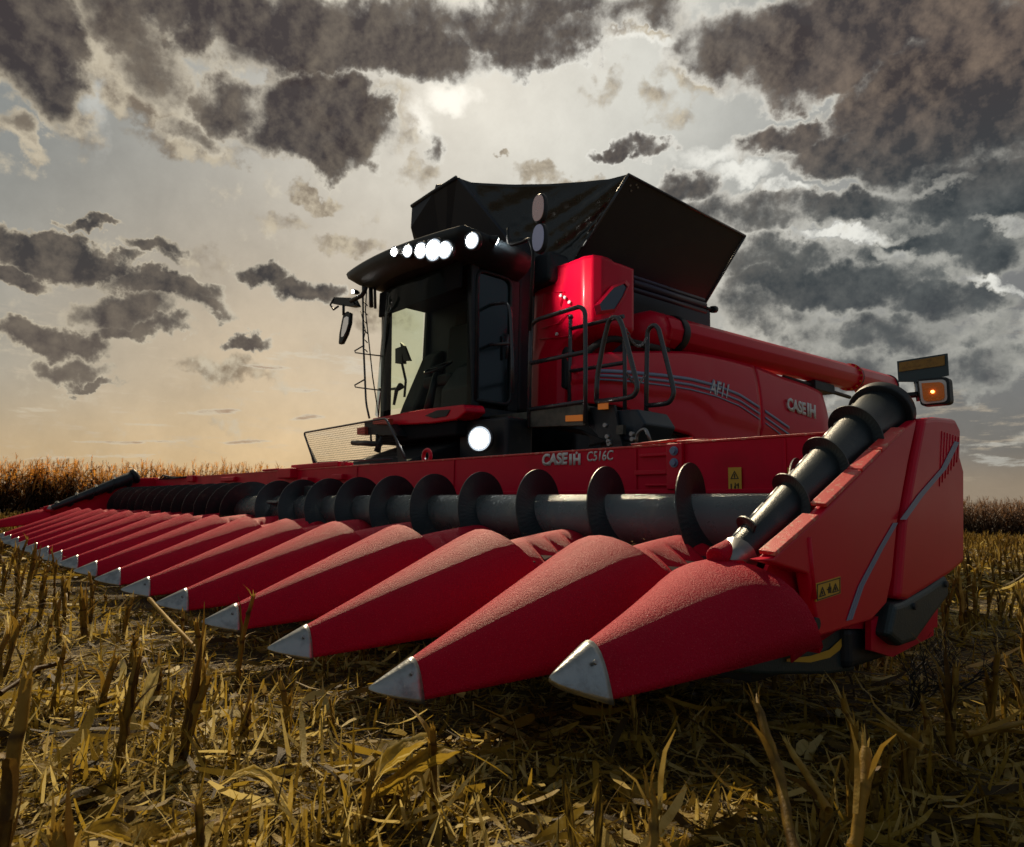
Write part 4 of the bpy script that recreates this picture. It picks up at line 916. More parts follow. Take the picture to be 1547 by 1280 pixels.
# front of the cab base: red apron and bumper lamps
YAp = 4.70
b = MB(); b.prism(arc_pts([at(562, 632, Y=YAp), at(640, 618, Y=YAp), at(700, 611, Y=YAp), at(704, 622, Y=YAp), at(690, 634, Y=YAp), at(650, 640, Y=YAp), at(590, 643, Y=YAp), at(562, 640, Y=YAp), at(562, 632, Y=YAp)], .04)[:-1], (0, .3, .02)); ap = b.build('cab_apron', 'red', cb, bevel=.02)
b = MB(); b.prism(arc_pts([at(642, 628, Y=YAp-.01), at(660, 620, Y=YAp-.01), at(680, 619, Y=YAp-.01), at(674, 629, Y=YAp-.01), at(655, 632, Y=YAp-.01), at(642, 628, Y=YAp-.01)], .02)[:-1], (0, .02, 0)); b.build('apron_recess', 'black', ap)
b = MB(); b.box((-8.1, 4.75, 1.62), (-6.3, 5.1, 1.93)); b.build('front_crossmember', 'dull', cb, bevel=.03)
for (x0, y0_, x1, y1_) in ((539, 647, 551, 657), (563, 634, 586, 641)):
    b = MB(); b.prism([at(x0, y0_, Y=4.55), at(x1, y0_-2, Y=4.55), at(x1, y1_, Y=4.55), at(x0, y1_, Y=4.55)], (0, .08, 0)); b.build('bumper_reflector', mat('red_reflector', (.45, .05, .03), .4, grit=(50, .8, .01)), cb, bevel=.005)
b = MB(); b.prism([at(550, 636, Y=4.6), at(590, 640, Y=4.6), at(600, 658, Y=4.6), at(552, 656, Y=4.6)], (0, .3, 0)); b.tube([at(533, 669, Y=4.5), at(575, 671, Y=4.5)], .035, 8); b.tube([at(560, 656, Y=4.5), at(561, 670, Y=4.5)], .015, 6); b.tube([at(569, 656, Y=4.5), at(570, 670, Y=4.5)], .015, 6)
b.tube([at(576, 660, Y=4.5), at(570, 682, Y=4.5)], [.02, .05], 6); b.build('coupler_bracket', 'black', cb)
# platform, rails, ladder
YP_ = 5.20
dk = MB(); dk.box((-6.30, YP_+.02, 1.80), (-4.72, 6.1, 1.86)); deck = dk.build('platform', 'olive', cb, bevel=.01)
b = MB(); b.prism([at(799, 620, Y=YP_-.02), at(884, 608, Y=YP_-.02), at(884, 643, Y=YP_-.02), at(799, 646, Y=YP_-.02)], (0, .05, 0)); b.prism([at(740, 628, Y=YP_), at(799, 622, Y=YP_), at(799, 646, Y=YP_), at(740, 650, Y=YP_)], (0, .06, 0)); fas = b.build('platform_fascia', 'olive', deck, bevel=.008)
for (x0, y0_, x1, y1_) in ((854, 628, 880, 637), (903, 610, 918, 619)):
    Y = YP_-.04 if x0 < 890 else YP_+.0
    b = MB(); b.prism([at(x0, y0_, Y=Y), at(x1, y0_-1.5, Y=Y), at(x1, y1_-1, Y=Y), at(x0, y1_, Y=Y)], (0, .015, 0)); b.build('side_reflector', 'amber', deck, bevel=.003)
def rail(segs, Y, r_=.021, nm='handrail'):
    b = MB()
    for sgm in segs: b.tube(arc_pts([at(*p, Y=Y) for p in sgm], .09), r_, 10)
    return b.build(nm, 'rail', deck)
rail([[(720, 592), (719, 520), (721, 468), (728, 462), (766, 457), (771, 470), (774, 540), (774, 594)], [(722, 522), (772, 519)]], YP_)
rail([[(799, 645), (801, 520), (803, 490), (812, 483), (876, 463), (884, 470), (884.5, 560), (884, 640)], [(801, 549), (884, 532)], [(799, 619), (884, 607)]], YP_-.02, .024)
r3 = rail([[(860, 612), (861, 540), (862, 480)], [(862, 497), (942, 478)], [(862, 561), (944, 548)], [(936, 478), (943, 500), (944, 560), (944, 622)]], 5.95, .024)
MB().tube([at(862, 476, Y=5.95), at(862, 481, Y=5.95)], [.03, .036], 10).build('rail_knob', 'rail', r3)
rail([[(901, 607), (902, 570), (911, 520), (919, 487), (924, 480), (934, 480), (940, 492), (962, 578), (963, 588), (958, 598), (945, 602), (901, 607)]], YP_, .026)
rail([[(976, 650), (977, 560), (978, 502), (982, 494), (989, 491), (995, 497), (1017, 585), (1018, 596), (1012, 608), (1000, 611), (978, 613)]], 5.9, .026)
def chain(a, c_, sag):
    b = MB(); n = 16
    for i in range(n):
        t = (i+.5)/n; p = a.lerp(c_, t)-Vector((0, 0, sag*4*t*(1-t))); q = a.lerp(c_, t+.05)-Vector((0, 0, sag*4*(t+.05)*(1-t-.05))); d = (q-p).normalized(); w = Vector((0, 0, 1)).cross(d).normalized() if i % 2 else d.cross(Vector((0, 0, 1)).cross(d).normalized())
        L = (c_-a).length/n*.85
        b.tube([p+d*L*math.cos(k*math.pi/4)+w*.014*math.sin(k*math.pi/4) for k in range(8)], .005, 5, closed=True)
    return b.build('safety_chain', 'chain', deck)
chain(at(946, 497, Y=5.3), at(977, 510, Y=5.85), .13); chain(at(947, 563, Y=5.3), at(974, 567, Y=5.85), .10)
ld = MB()
for i in range(5):
    z = 1.60-.28*i; x = -4.62+.10*i; ld.box((x, 5.30, z), (x+.22, 5.80, z+.035))
for y in (5.27, 5.83): ld.prism([(-4.72, y-.02, 1.84), (-4.40, y-.02, 1.84), (-4.05, y-.02, .45), (-4.20, y-.02, .45)], (0, .04, 0))
ld.build('ladder', 'black', cb, bevel=.005)
b = MB(); b.prism([at(886, 622, Y=5.3), at(962, 618, Y=5.3), at(975, 640, Y=5.3), at(960, 668, Y=5.3), at(905, 662, Y=5.3), at(886, 642, Y=5.3)], (0, .5, 0)); b.build('tool_box', mat('blue_black', (.012, .028, .045), .5), cb, bevel=.02)
# fittings and hoses near the box
b = MB(); b.tube(arc_pts([at(961, 672, Y=5.2), at(962, 655, Y=5.2), at(975, 646, Y=5.2), at(983, 668, Y=5.2)], .1), .016, 8); hs_ = b.build('hose', 'chain', cb)
for (px, py) in ((920, 660), (922, 667), (923, 671), (957, 656), (958, 664), (917, 643)):
    q = at(px, py, Y=5.15); MB().tube([q, q+Vector((0, -.04, 0))], .022, 8).build('coupler', 'chain', hs_)
b = MB(); b.prism([at(931, 643, Y=5.2), at(941, 642, Y=5.2), at(941, 656, Y=5.2), at(931, 657, Y=5.2)], (0, .05, 0)); b.build('grey_bracket', 'olive', cb)
b = MB()
for i in range(7):
    a = at(840+i*10, 648+i*2, Y=5.5); c_ = at(915-i*4, 668+i, Y=5.2); b.tube([a, (a+c_)/2+Vector((0, 0, .05)), c_], .014, 6)
b.build('hydraulic_hose', 'rubber', cb)
# feeder house, axle, wheels
b = MB(); b.prism([(-8.0, 3.62, .45), (-8.0, 3.62, 1.08), (-8.0, 5.9, 1.92), (-8.0, 6.3, 1.95), (-8.0, 6.3, 1.1)], (1.5, 0, 0)); b.build('feeder_house', 'dull', cb, bevel=.03)
MB().box((-6.45, 4.9, 1.25), (-5.6, 5.3, 1.80)).build('lamp_bracket', 'black', cb, bevel=.04); MB().box((-8.7, 6.9, .8), (-5.8, 7.5, 1.3)).build('axle', 'black', cb, bevel=.04)
def wheel(x, y, r_, w, nm='wheel'):
    b = MB(); prof = [(-.5, .60), (-.5, .80), (-.47, .93), (-.38, .985), (0, 1.0), (.38, .985), (.47, .93), (.5, .80), (.5, .60)]
    n = 48; v = [(x+a*w, y+math.sin(q)*c_*r_, r_+math.cos(q)*c_*r_) for q in [2*math.pi*i/n for i in range(n)] for a, c_ in prof]; m = len(prof)
    b.add(v, [(i*m+j, ((i+1) % n)*m+j, ((i+1) % n)*m+j+1, i*m+j+1) for i in range(n) for j in range(m-1)], True)
    for i in range(22):
        for sd in (-1, 1):
            q = 2*math.pi*(i+(.5 if sd > 0 else 0))/22; mt = Matrix.Translation((x, y, r_)) @ Matrix.Rotation(-q, 4, 'X')
            b.add([mt @ Vector(p) for p in ((0, -.03, r_*.98), (sd*w*.48, .10, r_*.95), (sd*w*.48, .17, r_*.95), (0, .04, r_*.98), (0, -.03, r_*1.04), (sd*w*.48, .10, r_*1.015), (sd*w*.48, .17, r_*1.015), (0, .04, r_*1.04))], [(4, 5, 6, 7), (0, 1, 5, 4), (1, 2, 6, 5), (2, 3, 7, 6), (3, 0, 4, 7)])
    t = b.build(nm, 'rubber', cb)
    sd = 1 if x > XC else -1
    b = MB(); b.tube([(x-.3*w, y, r_), (x+sd*.1*w, y, r_)], r_*.60, 32); b.tube([(x, y, r_), (x+sd*.42*w, y, r_)], r_*.22, 16); b.build('rim', 'red', t)
for sd in (1, -1):
    wheel(XC+sd*1.28, 7.75, .98, .72); wheel(XC+sd*1.25, 11.9, .70, .55)

# ================================================================ standing corn
def mesh_np(name, V, Fq, tint, m, n=4):
    me = bpy.data.meshes.new(name); V = np.asarray(V, np.float32); Fq = np.asarray(Fq, np.int32)
    me.vertices.add(len(V)); me.vertices.foreach_set('co', V.ravel()); me.loops.add(Fq.size); me.loops.foreach_set('vertex_index', Fq.ravel())
    me.polygons.add(len(Fq)); me.polygons.foreach_set('loop_start', np.arange(len(Fq), dtype=np.int32)*n)
    a = me.attributes.new('tint', 'FLOAT', 'POINT'); a.data.foreach_set('value', np.asarray(tint, np.float32))
    me.materials.append(MT[m]); me.update(calc_edges=True); me.validate(); return me
def link(name, me, **k):
    o = bpy.data.objects.new(name, me); C.objects.link(o)
    for a, b_ in k.items(): o[a] = b_
    return o
class QB:   # quads with tint
    def __init__(s): s.v = []; s.f = []; s.t = []
    def ribbon(s, pts, ws, side, tint):
        o = len(s.v)
        for p, w in zip(pts, ws):
            sd = side*w/2; s.v += [tuple(p-sd), tuple(p+sd)]; s.t += [tint, tint]
        for i in range(len(pts)-1): s.f.append((o+2*i, o+2*i+1, o+2*i+3, o+2*i+2))
    def vee(s, pts, ws, side, nrm, tint):     # folded leaf: three points across
        o = len(s.v)
        for p, w in zip(pts, ws):
            sd = side*w/2; k = nrm*w*.28; s.v += [tuple(p-sd+k), tuple(p), tuple(p+sd+k)]; s.t += [tint, tint*.8, tint]
        for i in range(len(pts)-1): s.f += [(o+3*i, o+3*i+1, o+3*i+4, o+3*i+3), (o+3*i+1, o+3*i+2, o+3*i+5, o+3*i+4)]
    def stem(s, pts, rs, n, tints):
        o = len(s.v)
        for p, r_, t in zip(pts, rs, tints):
            for k in range(n):
                a = 2*math.pi*k/n; s.v.append((p.x+math.cos(a)*r_, p.y+math.sin(a)*r_, p.z)); s.t.append(t)
        for i in range(len(pts)-1):
            for k in range(n): s.f.append((o+i*n+k, o+i*n+(k+1) % n, o+(i+1)*n+(k+1) % n, o+(i+1)*n+k))
    def arr(s): return np.array(s.v, np.float32), np.array(s.f, np.int32), np.array(s.t, np.float32)
U = random.uniform
def corn_variant():
    q = QB(); H = U(1.9, 2.35); lean = Vector((U(-.08, .08), U(-.08, .08), 0))
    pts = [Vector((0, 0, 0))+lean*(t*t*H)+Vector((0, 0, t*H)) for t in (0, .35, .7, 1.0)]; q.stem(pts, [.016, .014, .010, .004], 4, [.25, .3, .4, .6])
    for i in range(random.randint(9, 12)):
        z = H*(.22+.76*i/11); a = U(0, 6.28); d = Vector((math.cos(a), math.sin(a), 0)); L = U(.35, .75); w = U(.05, .095); side = Vector((-d.y, d.x, U(-.3, .3))).normalized(); base = lean*(z/H)**2*H+Vector((0, 0, z)); up_ = U(.3, .9); dr_ = U(.6, 1.5)
        pts = [base+d*L*t*.8+Vector((0, 0, L*(up_*t-dr_*t*t))) for t in (0, .25, .5, .75, 1)]
        q.ribbon(pts, [w*.6, w, w*.9, w*.6, .006], side, min(1, max(0, .25+.55*(z/H)+U(-.25, .25))))  # tint rises with height: glowing tops and shaded lower leaves are coloured in
    for i in range(7):
        a = U(0, 6.28); t = U(.05, .24); p0 = pts and lean*H+Vector((0, 0, H-.05)); p1 = p0+Vector((math.cos(a)*t*.6, math.sin(a)*t*.6, U(.16, .33))); p2 = p1+Vector((math.cos(a)*.06, math.sin(a)*.06, U(-.02, .05))); q.ribbon([p0, p1, p2], [.008, .013, .004], Vector((-math.sin(a), math.cos(a), 0)), U(.7, 1))
    if random.random() < .8:
        z = H*U(.4, .5); a = U(0, 6.28); p = Vector((math.cos(a)*.05, math.sin(a)*.05, z)); q.stem([p, p+Vector((math.cos(a)*.05, math.sin(a)*.05, -.10)), p+Vector((math.cos(a)*.07, math.sin(a)*.07, -.22))], [.02, .032, .012], 5, [.6, .7, .5])
    return q.arr()
cvs = [corn_variant() for _ in range(18)]
def scatter(variants, pos, rot, scl, vid, name, m):
    Vs = []; Fs = []; Ts = []; o = 0
    for i in range(len(pos)):
        v, f, t = variants[vid[i]]; c_, s_ = math.cos(rot[i]), math.sin(rot[i]); k = scl[i]
        w = np.empty_like(v); w[:, 0] = (v[:, 0]*c_-v[:, 1]*s_)*k+pos[i][0]; w[:, 1] = (v[:, 0]*s_+v[:, 1]*c_)*k+pos[i][1]; w[:, 2] = v[:, 2]*k+pos[i][2]
        Vs.append(w); Fs.append(f+o); Ts.append(t); o += len(v)
    return mesh_np(name, np.concatenate(Vs), np.concatenate(Fs), np.concatenate(Ts), m)
def corn_field(la, lb, n, label, m='corn'):
    pos = []; 
    for i in range(n):
        lat = U(la, lb); b_ = U(0, 1)**1.6*9; dep = 34.0+.24*lat+b_+.35*math.sin(lat*1.7)
        p = HR*lat+HF*dep; pos.append((p.x, p.y, gz(p.x, p.y)))
    me = scatter(cvs, pos, [U(0, 6.28) for _ in pos], [U(.80, 1.12) for _ in pos], [random.randrange(len(cvs)) for _ in pos], 'standing_corn', m)
    link('standing_corn', me, kind='stuff', label=label, category='corn field')
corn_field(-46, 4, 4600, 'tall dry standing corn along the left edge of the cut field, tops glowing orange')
corn_field(14, 52, 2900, 'darker dry standing corn behind the right end of the corn head', 'corn_shaded')

# ================================================================ stubble and litter
def stub_variant(i):
    q = QB(); H = U(.16, .42) if i % 3 else U(.30, .46); r_ = U(.009, .017); ln_ = Vector((U(-.22, .22), U(-.22, .22), 0)); nz_ = random.choice((2, 3))
    ts = [0, .08]; rr = [1.3, 1.08]; tt = [.1, .3]
    for k in range(nz_):
        c_ = (k+.6)/nz_*U(.9, 1.05); c_ = min(c_, .93); ts += [c_-.03, c_, c_+.03]; rr += [U(.94, 1.03), U(1.05, 1.14), U(.93, 1.0)]; tt += [U(.3, .6), U(.1, .4), U(.35, .65)]
    ts.append(1); rr.append(U(.8, .95)); tt.append(U(.4, .8))
    wob = [Vector((U(-.004, .004), U(-.004, .004), 0)) for _ in ts]
    pts = [ln_*(t*t*H)+Vector((0, 0, t*H))+w_ for t, w_ in zip(ts, wob)]; q.stem(pts, [r_*a for a in rr], 7, tt)
    top = pts[-1]; cut = U(0, 6.28)
    for k in range(9):      # torn fibres at the cut, longer on one side
        a = U(0, 6.28); p = top+Vector((math.cos(a), math.sin(a), 0))*r_*U(.2, .85); h_ = U(.003, .02)+max(0, math.cos(a-cut))*U(0, .07)
        f_ = U(.1, .9); q.ribbon([p-Vector((0, 0, .01)), p+Vector((math.cos(a)*h_*f_*.5, math.sin(a)*h_*f_*.5, h_*.6)), p+Vector((math.cos(a)*h_*f_, math.sin(a)*h_*f_, h_))], [r_*U(.3, .7), r_*.3, .0006], Vector((-math.sin(a), math.cos(a), 0)), U(.5, 1))
    for k in range(8):      # brace roots
        a = U(0, 6.28); z = U(.01, .05); q.ribbon([Vector((math.cos(a), math.sin(a), 0))*r_+Vector((0, 0, z)), Vector((math.cos(a), math.sin(a), 0))*(r_+.03)+Vector((0, 0, -.01))], [.004, .003], Vector((-math.sin(a), math.cos(a), 0)), .15)
    for k in range(random.randint(5, 10)):     # clinging sheaths: hug the stalk then peel off, split into strips
        a = U(0, 6.28); z0 = U(-.02, .6)*H; L = U(.08, .30); w = U(.012, .042); o_ = U(0, .75)**1.4; dr_ = U(0, 1.0)*(o_ > .15); tw = U(-1.2, 1.2)
        b0 = ln_*max(0, z0/H)**2*H+Vector((0, 0, max(.01, z0)))
        P_ = []; 
        for t in (0, .17, .34, .5, .67, .84, 1):
            aa = a+tw*t*.6; d = Vector((math.cos(aa), math.sin(aa), 0)); pe = max(0, t-.35)
            P_.append(b0+d*(r_*1.12+L*o_*2.2*pe*pe+.004*math.sin(t*11+k))+Vector((0, 0, L*(t-dr_*2.0*pe*pe))))
        P_ = [Vector((p.x, p.y, max(p.z, .004))) for p in P_]; d = Vector((math.cos(a), math.sin(a), 0)); sd = Vector((-d.y, d.x, 0))
        q.vee(P_, [w*.8, w, w*U(.8, 1.1), w*.8, w*U(.3, .8), w*U(.2, .5), .002], sd, d*-1, U(.05, 1))
    return q.arr()
svs = [stub_variant(i) for i in range(40)]
smesh = [mesh_np('corn_stub', *v, 'stub') for v in svs]
cand = []
for j in range(-26, 60):
    xr = X0-S0*(j+.5)
    y = -14+U(0, .2)
    while y < 44:
        y += U(.10, .24); x = xr+U(-.035, .035); dep = x*HF.x+y*HF.y; lat = x*HR.x+y*HR.y
        if dep < 1.15 or dep > 32.5+.24*lat or abs(lat) > dep*.92+.9: continue
        if random.random() < .10: continue
        if XL-.2 < x < XR+.2 and 1.22 < y < 3.6 : 
            if random.random() < .5: continue
        if -8.9 < x < -5.6 and 3.6 < y < 13: continue
        cand.append((dep, x, y))
cand.sort()
near = []; far = []
for c_ in cand:
    under = (XL-.2 < c_[1] < XR+.2 and 1.2 < c_[2] < 3.6)
    (near if (len(near) < 290 and not (under and c_[2] > 1.7)) else far).append(c_)
for i, (dep, x, y) in enumerate(near):
    me = smesh[random.randrange(len(smesh))]
    under = (XL-.2 < x < XR+.2 and 1.2 < y < 3.6)
    o = bpy.data.objects.new('corn_stub', me); C.objects.link(o); o.location = (x, y, gz(x, y)-.005); o.rotation_euler = (U(-.10, .10), U(-.10, .10), U(0, 6.28))
    s_ = U(.75, 1.05)*(1 if not under else .6)
    if dep < 3.3 and -.75 < x*HR.x+y*HR.y < .6: s_ *= .66
    o.scale = (s_, s_, s_*U(.85, 1.1)); o['label'] = 'short cut corn stalk with torn dry leaves, rooted in the stubble rows'; o['category'] = 'corn stub'; o['group'] = 'cut corn stalks standing in rows'
fs_ = [(x, y, gz(x, y)) for (_, x, y) in far]
fsc = [U(.7, 1.0)*(.6 if (XL-.2 < p[0] < XR+.2 and 1.2 < p[1] < 3.6) else 1) for p in fs_]
link('stubble', scatter(svs, fs_, [U(0, 6.28) for _ in fs_], fsc, [random.randrange(len(svs)) for _ in fs_], 'stubble', 'stub'), kind='stuff', label='rows of cut corn stubble running back across the field', category='stubble')

# litter: ribbons strewn over the ground (numpy)
def litter(n, d0, d1, Lr, Wr, lift, name, label, tr=(.0, 1.)):
    dep = d0*(d1/d0)**rng.random(n); lat = (rng.random(n)*2-1)*(dep*.92+1.3)
    cx = HF.x*dep+HR.x*lat; cy = HF.y*dep+HR.y*lat
    L = Lr[0]*(Lr[1]/Lr[0])**(rng.random(n)); w = (Wr[0]*(Wr[1]/Wr[0])**rng.random(n))*(1+.0*dep)
    a = rng.random(n)*2*np.pi; tilt = (rng.random(n)-.5)*rng.choice([.15, .5, 1.2], n, p=[.5, .35, .15]); roll = (rng.random(n)-.5)*2.2; curl = (rng.random(n)-.5)*1.2
    ns = 5; t = np.linspace(-.5, .5, ns)
    dx, dy = np.cos(a), np.sin(a); bend = (rng.random(n)-.5)*.9
    zc = np.abs(np.sin(tilt))*L*.5+lift*rng.random(n)**2
    gzv = np.array([gz(x, y) for x, y in zip(cx, cy)])
    V = np.zeros((n, ns, 2, 3), np.float32)
    for i, s_ in enumerate(t):
        px_ = cx+dx*L*s_*np.cos(tilt)-dy*bend*L*s_*s_; py_ = cy+dy*L*s_*np.cos(tilt)+dx*bend*L*s_*s_
        pz = gzv+zc+np.sin(tilt)*L*s_-curl*L*(s_*s_-.08)*.8
        ww = w*(.5 if abs(s_) == .5 else 1.0)/2; ro = roll+s_*curl*2
        for sgn, k in ((-1, 0), (1, 1)):
            V[:, i, k, 0] = px_-dy*np.cos(ro)*ww*sgn; V[:, i, k, 1] = py_+dx*np.cos(ro)*ww*sgn; V[:, i, k, 2] = np.maximum(pz+np.sin(ro)*ww*sgn, gzv+.001)
    b_ = (np.arange(n)*ns*2)[:, None]; q = np.array([[2*i, 2*i+1, 2*i+3, 2*i+2] for i in range(ns-1)]).ravel()
    Fq = (b_+q).reshape(-1, 4); T = np.repeat((tr[0]+(tr[1]-tr[0])*rng.random(n)).astype(np.float32), ns*2)
    link(name, mesh_np(name, V.reshape(-1, 3), Fq, T, 'straw'), kind='stuff', label=label, category='crop residue')
litter(105000, .75, 10, (.02, .20), (.0015, .009), .03, 'straw_litter', 'fine chopped straw and stalk fibres covering the soil between the stubble')
def shards(n, d0, d1, name, label):
    q = QB()
    for _ in range(n):
        dep = d0*(d1/d0)**random.random(); lat = (random.random()*2-1)*(dep*.92+1.3); x = HF.x*dep+HR.x*lat; y = HF.y*dep+HR.y*lat
        if random.random() < .6: x = X0-S0*(round((X0-x)/S0-.5)+.5)+random.gauss(0, .07)      # most stand along the rows
        z = gz(x, y); a = U(0, 6.28); L = U(.03, .17)*(1.25 if random.random() < .2 else 1)*(.6 if (x > XL and x < XR+.2 and y > 1.2 and y < 3.6) else 1); w = U(.003, .016); ln_ = U(0, .9); d = Vector((math.cos(a), math.sin(a), 0)); cv = U(-.8, .8); tw = U(-1, 1)
        P_ = [Vector((x, y, z))+d*(L*(ln_*t+cv*t*t*.5))+Vector((0, 0, L*(t-.35*abs(cv)*t*t))) for t in (0, .33, .66, 1)]
        sd = Vector((-math.sin(a+tw), math.cos(a+tw), 0)); q.ribbon(P_, [w, w*U(.8, 1.1), w*U(.5, .9), w*U(.05, .4)], sd, U(.2, 1))
    link(name, mesh_np(name, *q.arr(), 'straw'), kind='stuff', label=label, category='crop residue')
shards(18000, .8, 16, 'upright_residue', 'torn leaf and stalk shreds standing up among the stubble')
litter(11000, .9, 12, (.06, .28), (.010, .034), .06, 'leaf_litter', 'broad dry corn leaves and husks strewn over the field')
litter(26000, 7, 36, (.12, .55), (.012, .05), .06, 'distant_litter', 'straw covered field stretching back towards the standing corn')

q = QB()
for (x, y, z, a, L, w) in cq:
    d = Vector((math.cos(a), math.sin(a), U(-.1, .2))); p = Vector((x, y, z)); q.ribbon([p-d*L/2, p+Vector((0, 0, .002)), p+d*L/2], [w*.4, w, w*.3], Vector((-math.sin(a), math.cos(a), 0)), U(.4, 1))
link('chaff', mesh_np('chaff', *q.arr(), 'straw'), kind='stuff', label='bits of straw chaff lying on the red row unit hoods', category='chaff')
# a few leaves and stalks big enough to point at
def big_leaf(px, py, z, L, w, az, up_, drp, label, tint=.6, name='corn_husk', n=14):
    b0 = at(px, py, Z=z); d = Vector((math.cos(az), math.sin(az), 0)); sd = Vector((-d.y, d.x, 0)); q = QB()
    o = len(q.v); A = 17
    for i in range(n+1):
        t = i/n; p = d*(L*t)+Vector((0, 0, L*(up_*t-drp*t*t))); ww = w*(math.sin(math.pi*min(1, .12+t*.9))**.6)
        for k in range(A):
            u_ = k/(A-1)*2-1; q.v.append(tuple(p+sd*ww/2*u_+Vector((0, 0, ww*.32*u_*u_+.0022*math.sin(u_*26)+.006*math.sin(u_*4+t*9+az*7)+.003*math.sin(t*31+u_*3))))); q.t.append(min(1, max(0, tint+.22*math.sin(k*2.9)+.12*math.sin(t*7+k))))
    q.f = [(i*A+k, i*A+k+1, (i+1)*A+k+1, (i+1)*A+k) for i in range(n) for k in range(A-1)]
    me = mesh_np(name, *q.arr(), 'straw'); me.polygons.foreach_set('use_smooth', [True]*len(me.polygons)); ob = link(name, me, label=label, category='corn leaf'); ob.location = b0; return ob
va = math.atan2(HR.y, HR.x)
big_leaf(540, 1205, .05, .20, .095, va+.15, 1.0, .25, 'broad pale husk pointing up, left of a pair below the second snout tip', .72)
big_leaf(556, 1215, .05, .24, .10, va-.1, .70, .10, 'broad tan husk, right and lower of a pair below the second snout tip', .5)
big_leaf(110, 1275, .08, .20, .06, va+.25, .45, .9, 'wide curled leaf arching over at the bottom left corner', .45)
big_leaf(330, 1190, .10, .22, .03, va+.1, .9, 1.5, 'grey twisted leaf arching over the straw in the left foreground', .85)
big_leaf(215, 1075, .05, .10, .045, va+1.6, 1.6, .2, 'small bright yellow leaf standing up among left stubs', .95)
big_leaf(903, 1290, .05, .085, .022, va+1.4, 1.5, .1, 'pointed grey leaf standing upright at the bottom centre', .3)
big_leaf(868, 1292, .05, .09, .022, va+1.8, 1.6, .1, 'narrower pointed grey leaf just left of the upright one at bottom centre', .3)
def stalk(pts, r_, label, tint=.5, name='fallen_stalk', cat='corn stalk'):
    pts = [Vector(p) for p in pts]; o0 = pts[0]; q = QB(); P_ = []; rs = []; tt = []
    for a, c_ in zip(pts[:-1], pts[1:]):
        n_ = 6
        for k in range(n_): P_.append(a.lerp(c_, k/n_)-o0+Vector((U(-.002, .002), U(-.002, .002), 0))); rs.append(r_*(1.15 if k == 0 else U(.88, 1.0))); tt.append(tint*U(.6, 1.1))
    P_.append(pts[-1]-o0); rs.append(r_*.75); tt.append(tint)
    d = (P_[-1]-P_[0]).normalized(); e1 = d.cross(Vector((.3, .2, .9))).normalized(); e2 = d.cross(e1); o = len(q.v); n = 8
    for p, rr, t in zip(P_, rs, tt):
        for k in range(n): a = 2*math.pi*k/n; q.v.append(tuple(p+(e1*math.cos(a)+e2*math.sin(a))*rr*(1+.12*math.sin(k*3)))); q.t.append(t)
    for i in range(len(P_)-1):
        for k in range(n): q.f.append((o+i*n+k, o+i*n+(k+1) % n, o+(i+1)*n+(k+1) % n, o+(i+1)*n+k))
    for k in range(12):     # splinters at the broken end
        a = U(0, 6.28); c_ = e1*math.cos(a)+e2*math.sin(a); h_ = U(.01, .05); p = P_[-1]+c_*r_*.5
        q.ribbon([p-d*.02, p+d*h_*.5+c_*h_*.1, p+d*h_+c_*h_*.3], [r_*.6, r_*.4, .0006], c_.cross(d), min(1, tint*U(.9, 1.4)))
    for k in range(3):      # loose leaf strips along the stalk
        t = U(.1, .7); p = P_[int(t*(len(P_)-1))]; a = U(0, 6.28); c_ = e1*math.cos(a)+e2*math.sin(a); L = U(.06, .16)
        q.ribbon([p+c_*r_, p+c_*(r_+.006)+d*L*.4, p+c_*(r_+.02)+d*L*.75, p+c_*(r_+.05)+d*L], [.012, .014, .010, .002], c_.cross(d), U(.2, .9))
    ob = link(name, mesh_np(name, *q.arr(), 'stub'), label=label, category=cat); ob.location = o0; return ob
g = lambda px, py, z: at(px, py, Z=z)
def raised(px, py, dep): # point at known distance from the camera along the view
    ray = dv+rv*((px-773.5)/F)-uv*((py-640)/F); return Vector((0, 0, CAM_H))+ray*(dep/(ray.dot(HF)))
stalk([raised(1200, 1290, 1.35), raised(1175, 1160, 1.5), raised(1143, 1065, 1.6)], .010, 'tall leaning broken stalk in the dark right foreground', .45)
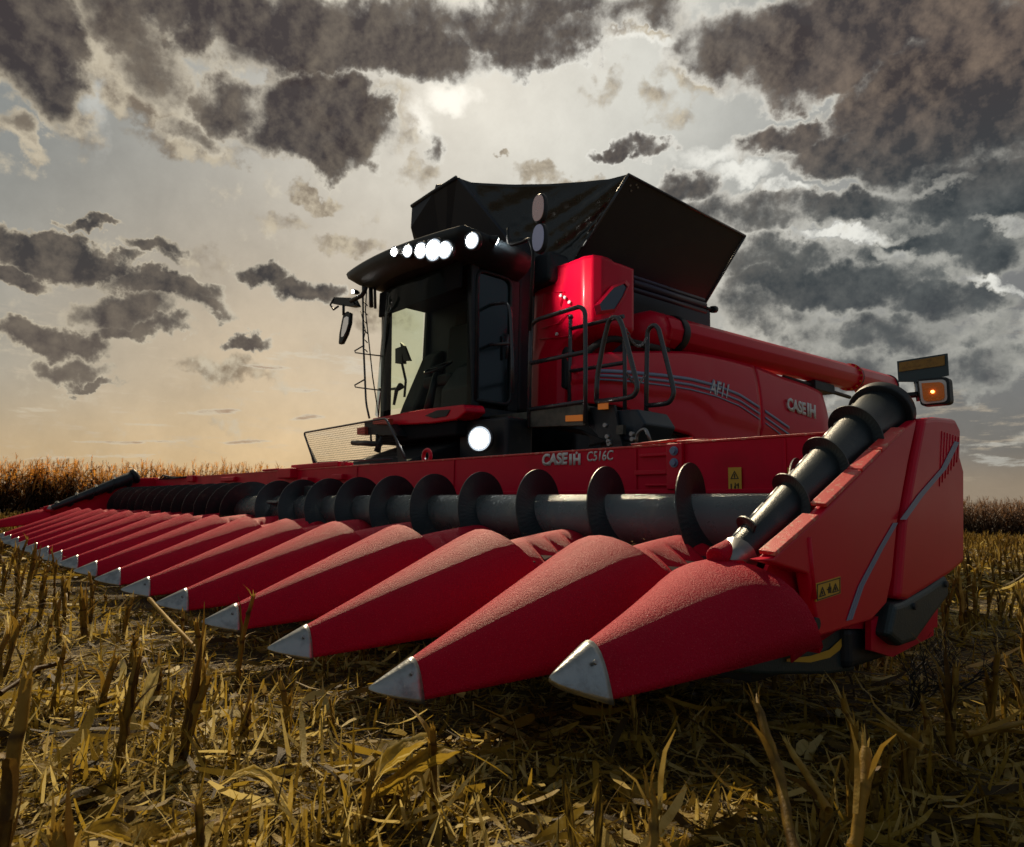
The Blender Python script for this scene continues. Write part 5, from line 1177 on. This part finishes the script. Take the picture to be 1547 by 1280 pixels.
stalk([raised(1252, 1225, 1.5), raised(1192, 1128, 1.75)], .008, 'thin splintered stalk leaning left in the dark right foreground', .8)
stalk([raised(1290, 1280, 1.4), raised(1305, 1190, 1.45), raised(1308, 1130, 1.5)], .012, 'upright yellowish stub with frayed top right of the leaning stalks', .7, 'upright_stalk')
stalk([raised(1395, 1130, 1.95), raised(1350, 1100, 2.0)], .010, 'short pale broken stalk lying in the right foreground', .9)
stalk([raised(985, 1290, 1.25), raised(990, 1225, 1.3), raised(980, 1190, 1.32)], .009, 'yellow green stub at the bottom centre edge', .6, 'upright_stalk')
stalk([raised(225, 905, 4.0), raised(300, 985, 3.2), raised(308, 1010, 3.1)], .010, 'long pale stalk lying slanted across the stubble at left', .9)
stalk([raised(240, 1278, 1.6), raised(300, 1258, 1.65), raised(380, 1225, 1.8)], .009, 'grey stalk lying along the bottom left foreground', .8)
stalk([raised(0, 1048, 2.4), raised(55, 1010, 2.6), raised(100, 1000, 2.7)], .009, 'dark thin stalk slanting up at the left edge', .2)
stalk([raised(1460, 1110, 1.9), raised(1547, 1092, 1.95)], .008, 'grey stalk lying at the right edge of the shaded ground', .7)
# dead branching weed beside the header end
w = MB()
def branch(p, d, L, r_, dep):
    q = p+d*L; w.tube([p, (p+q)/2+Vector((U(-.01, .01), U(-.01, .01), U(-.01, .01))), q], [r_, r_*.8, r_*.6], 5)
    if dep:
        for _ in range(3): branch(p+d*L*U(.4, 1), (d+Vector((U(-.9, .9), U(-.9, .9), U(-.5, .7)))).normalized(), L*U(.55, .8), r_*.6, dep-1)
for (px, py) in ((1375, 1075), (1440, 1050)):
    w = MB(); p = at(px, py, Z=.0)
    for _ in range(6): branch(Vector((0, 0, 0)), Vector((U(-.8, .8), U(-.8, .8), U(.4, 1))).normalized(), U(.12, .2), .005, 3)
    o = w.build('dead_weed', 'weed'); o.location = p; o['label'] = 'black branching dead weed ' + ('behind the end shoe of the header' if px < 1400 else 'further right, nearer the open stubble'); o['category'] = 'weed'
S.render.resolution_x = 1024; S.render.resolution_y = 847
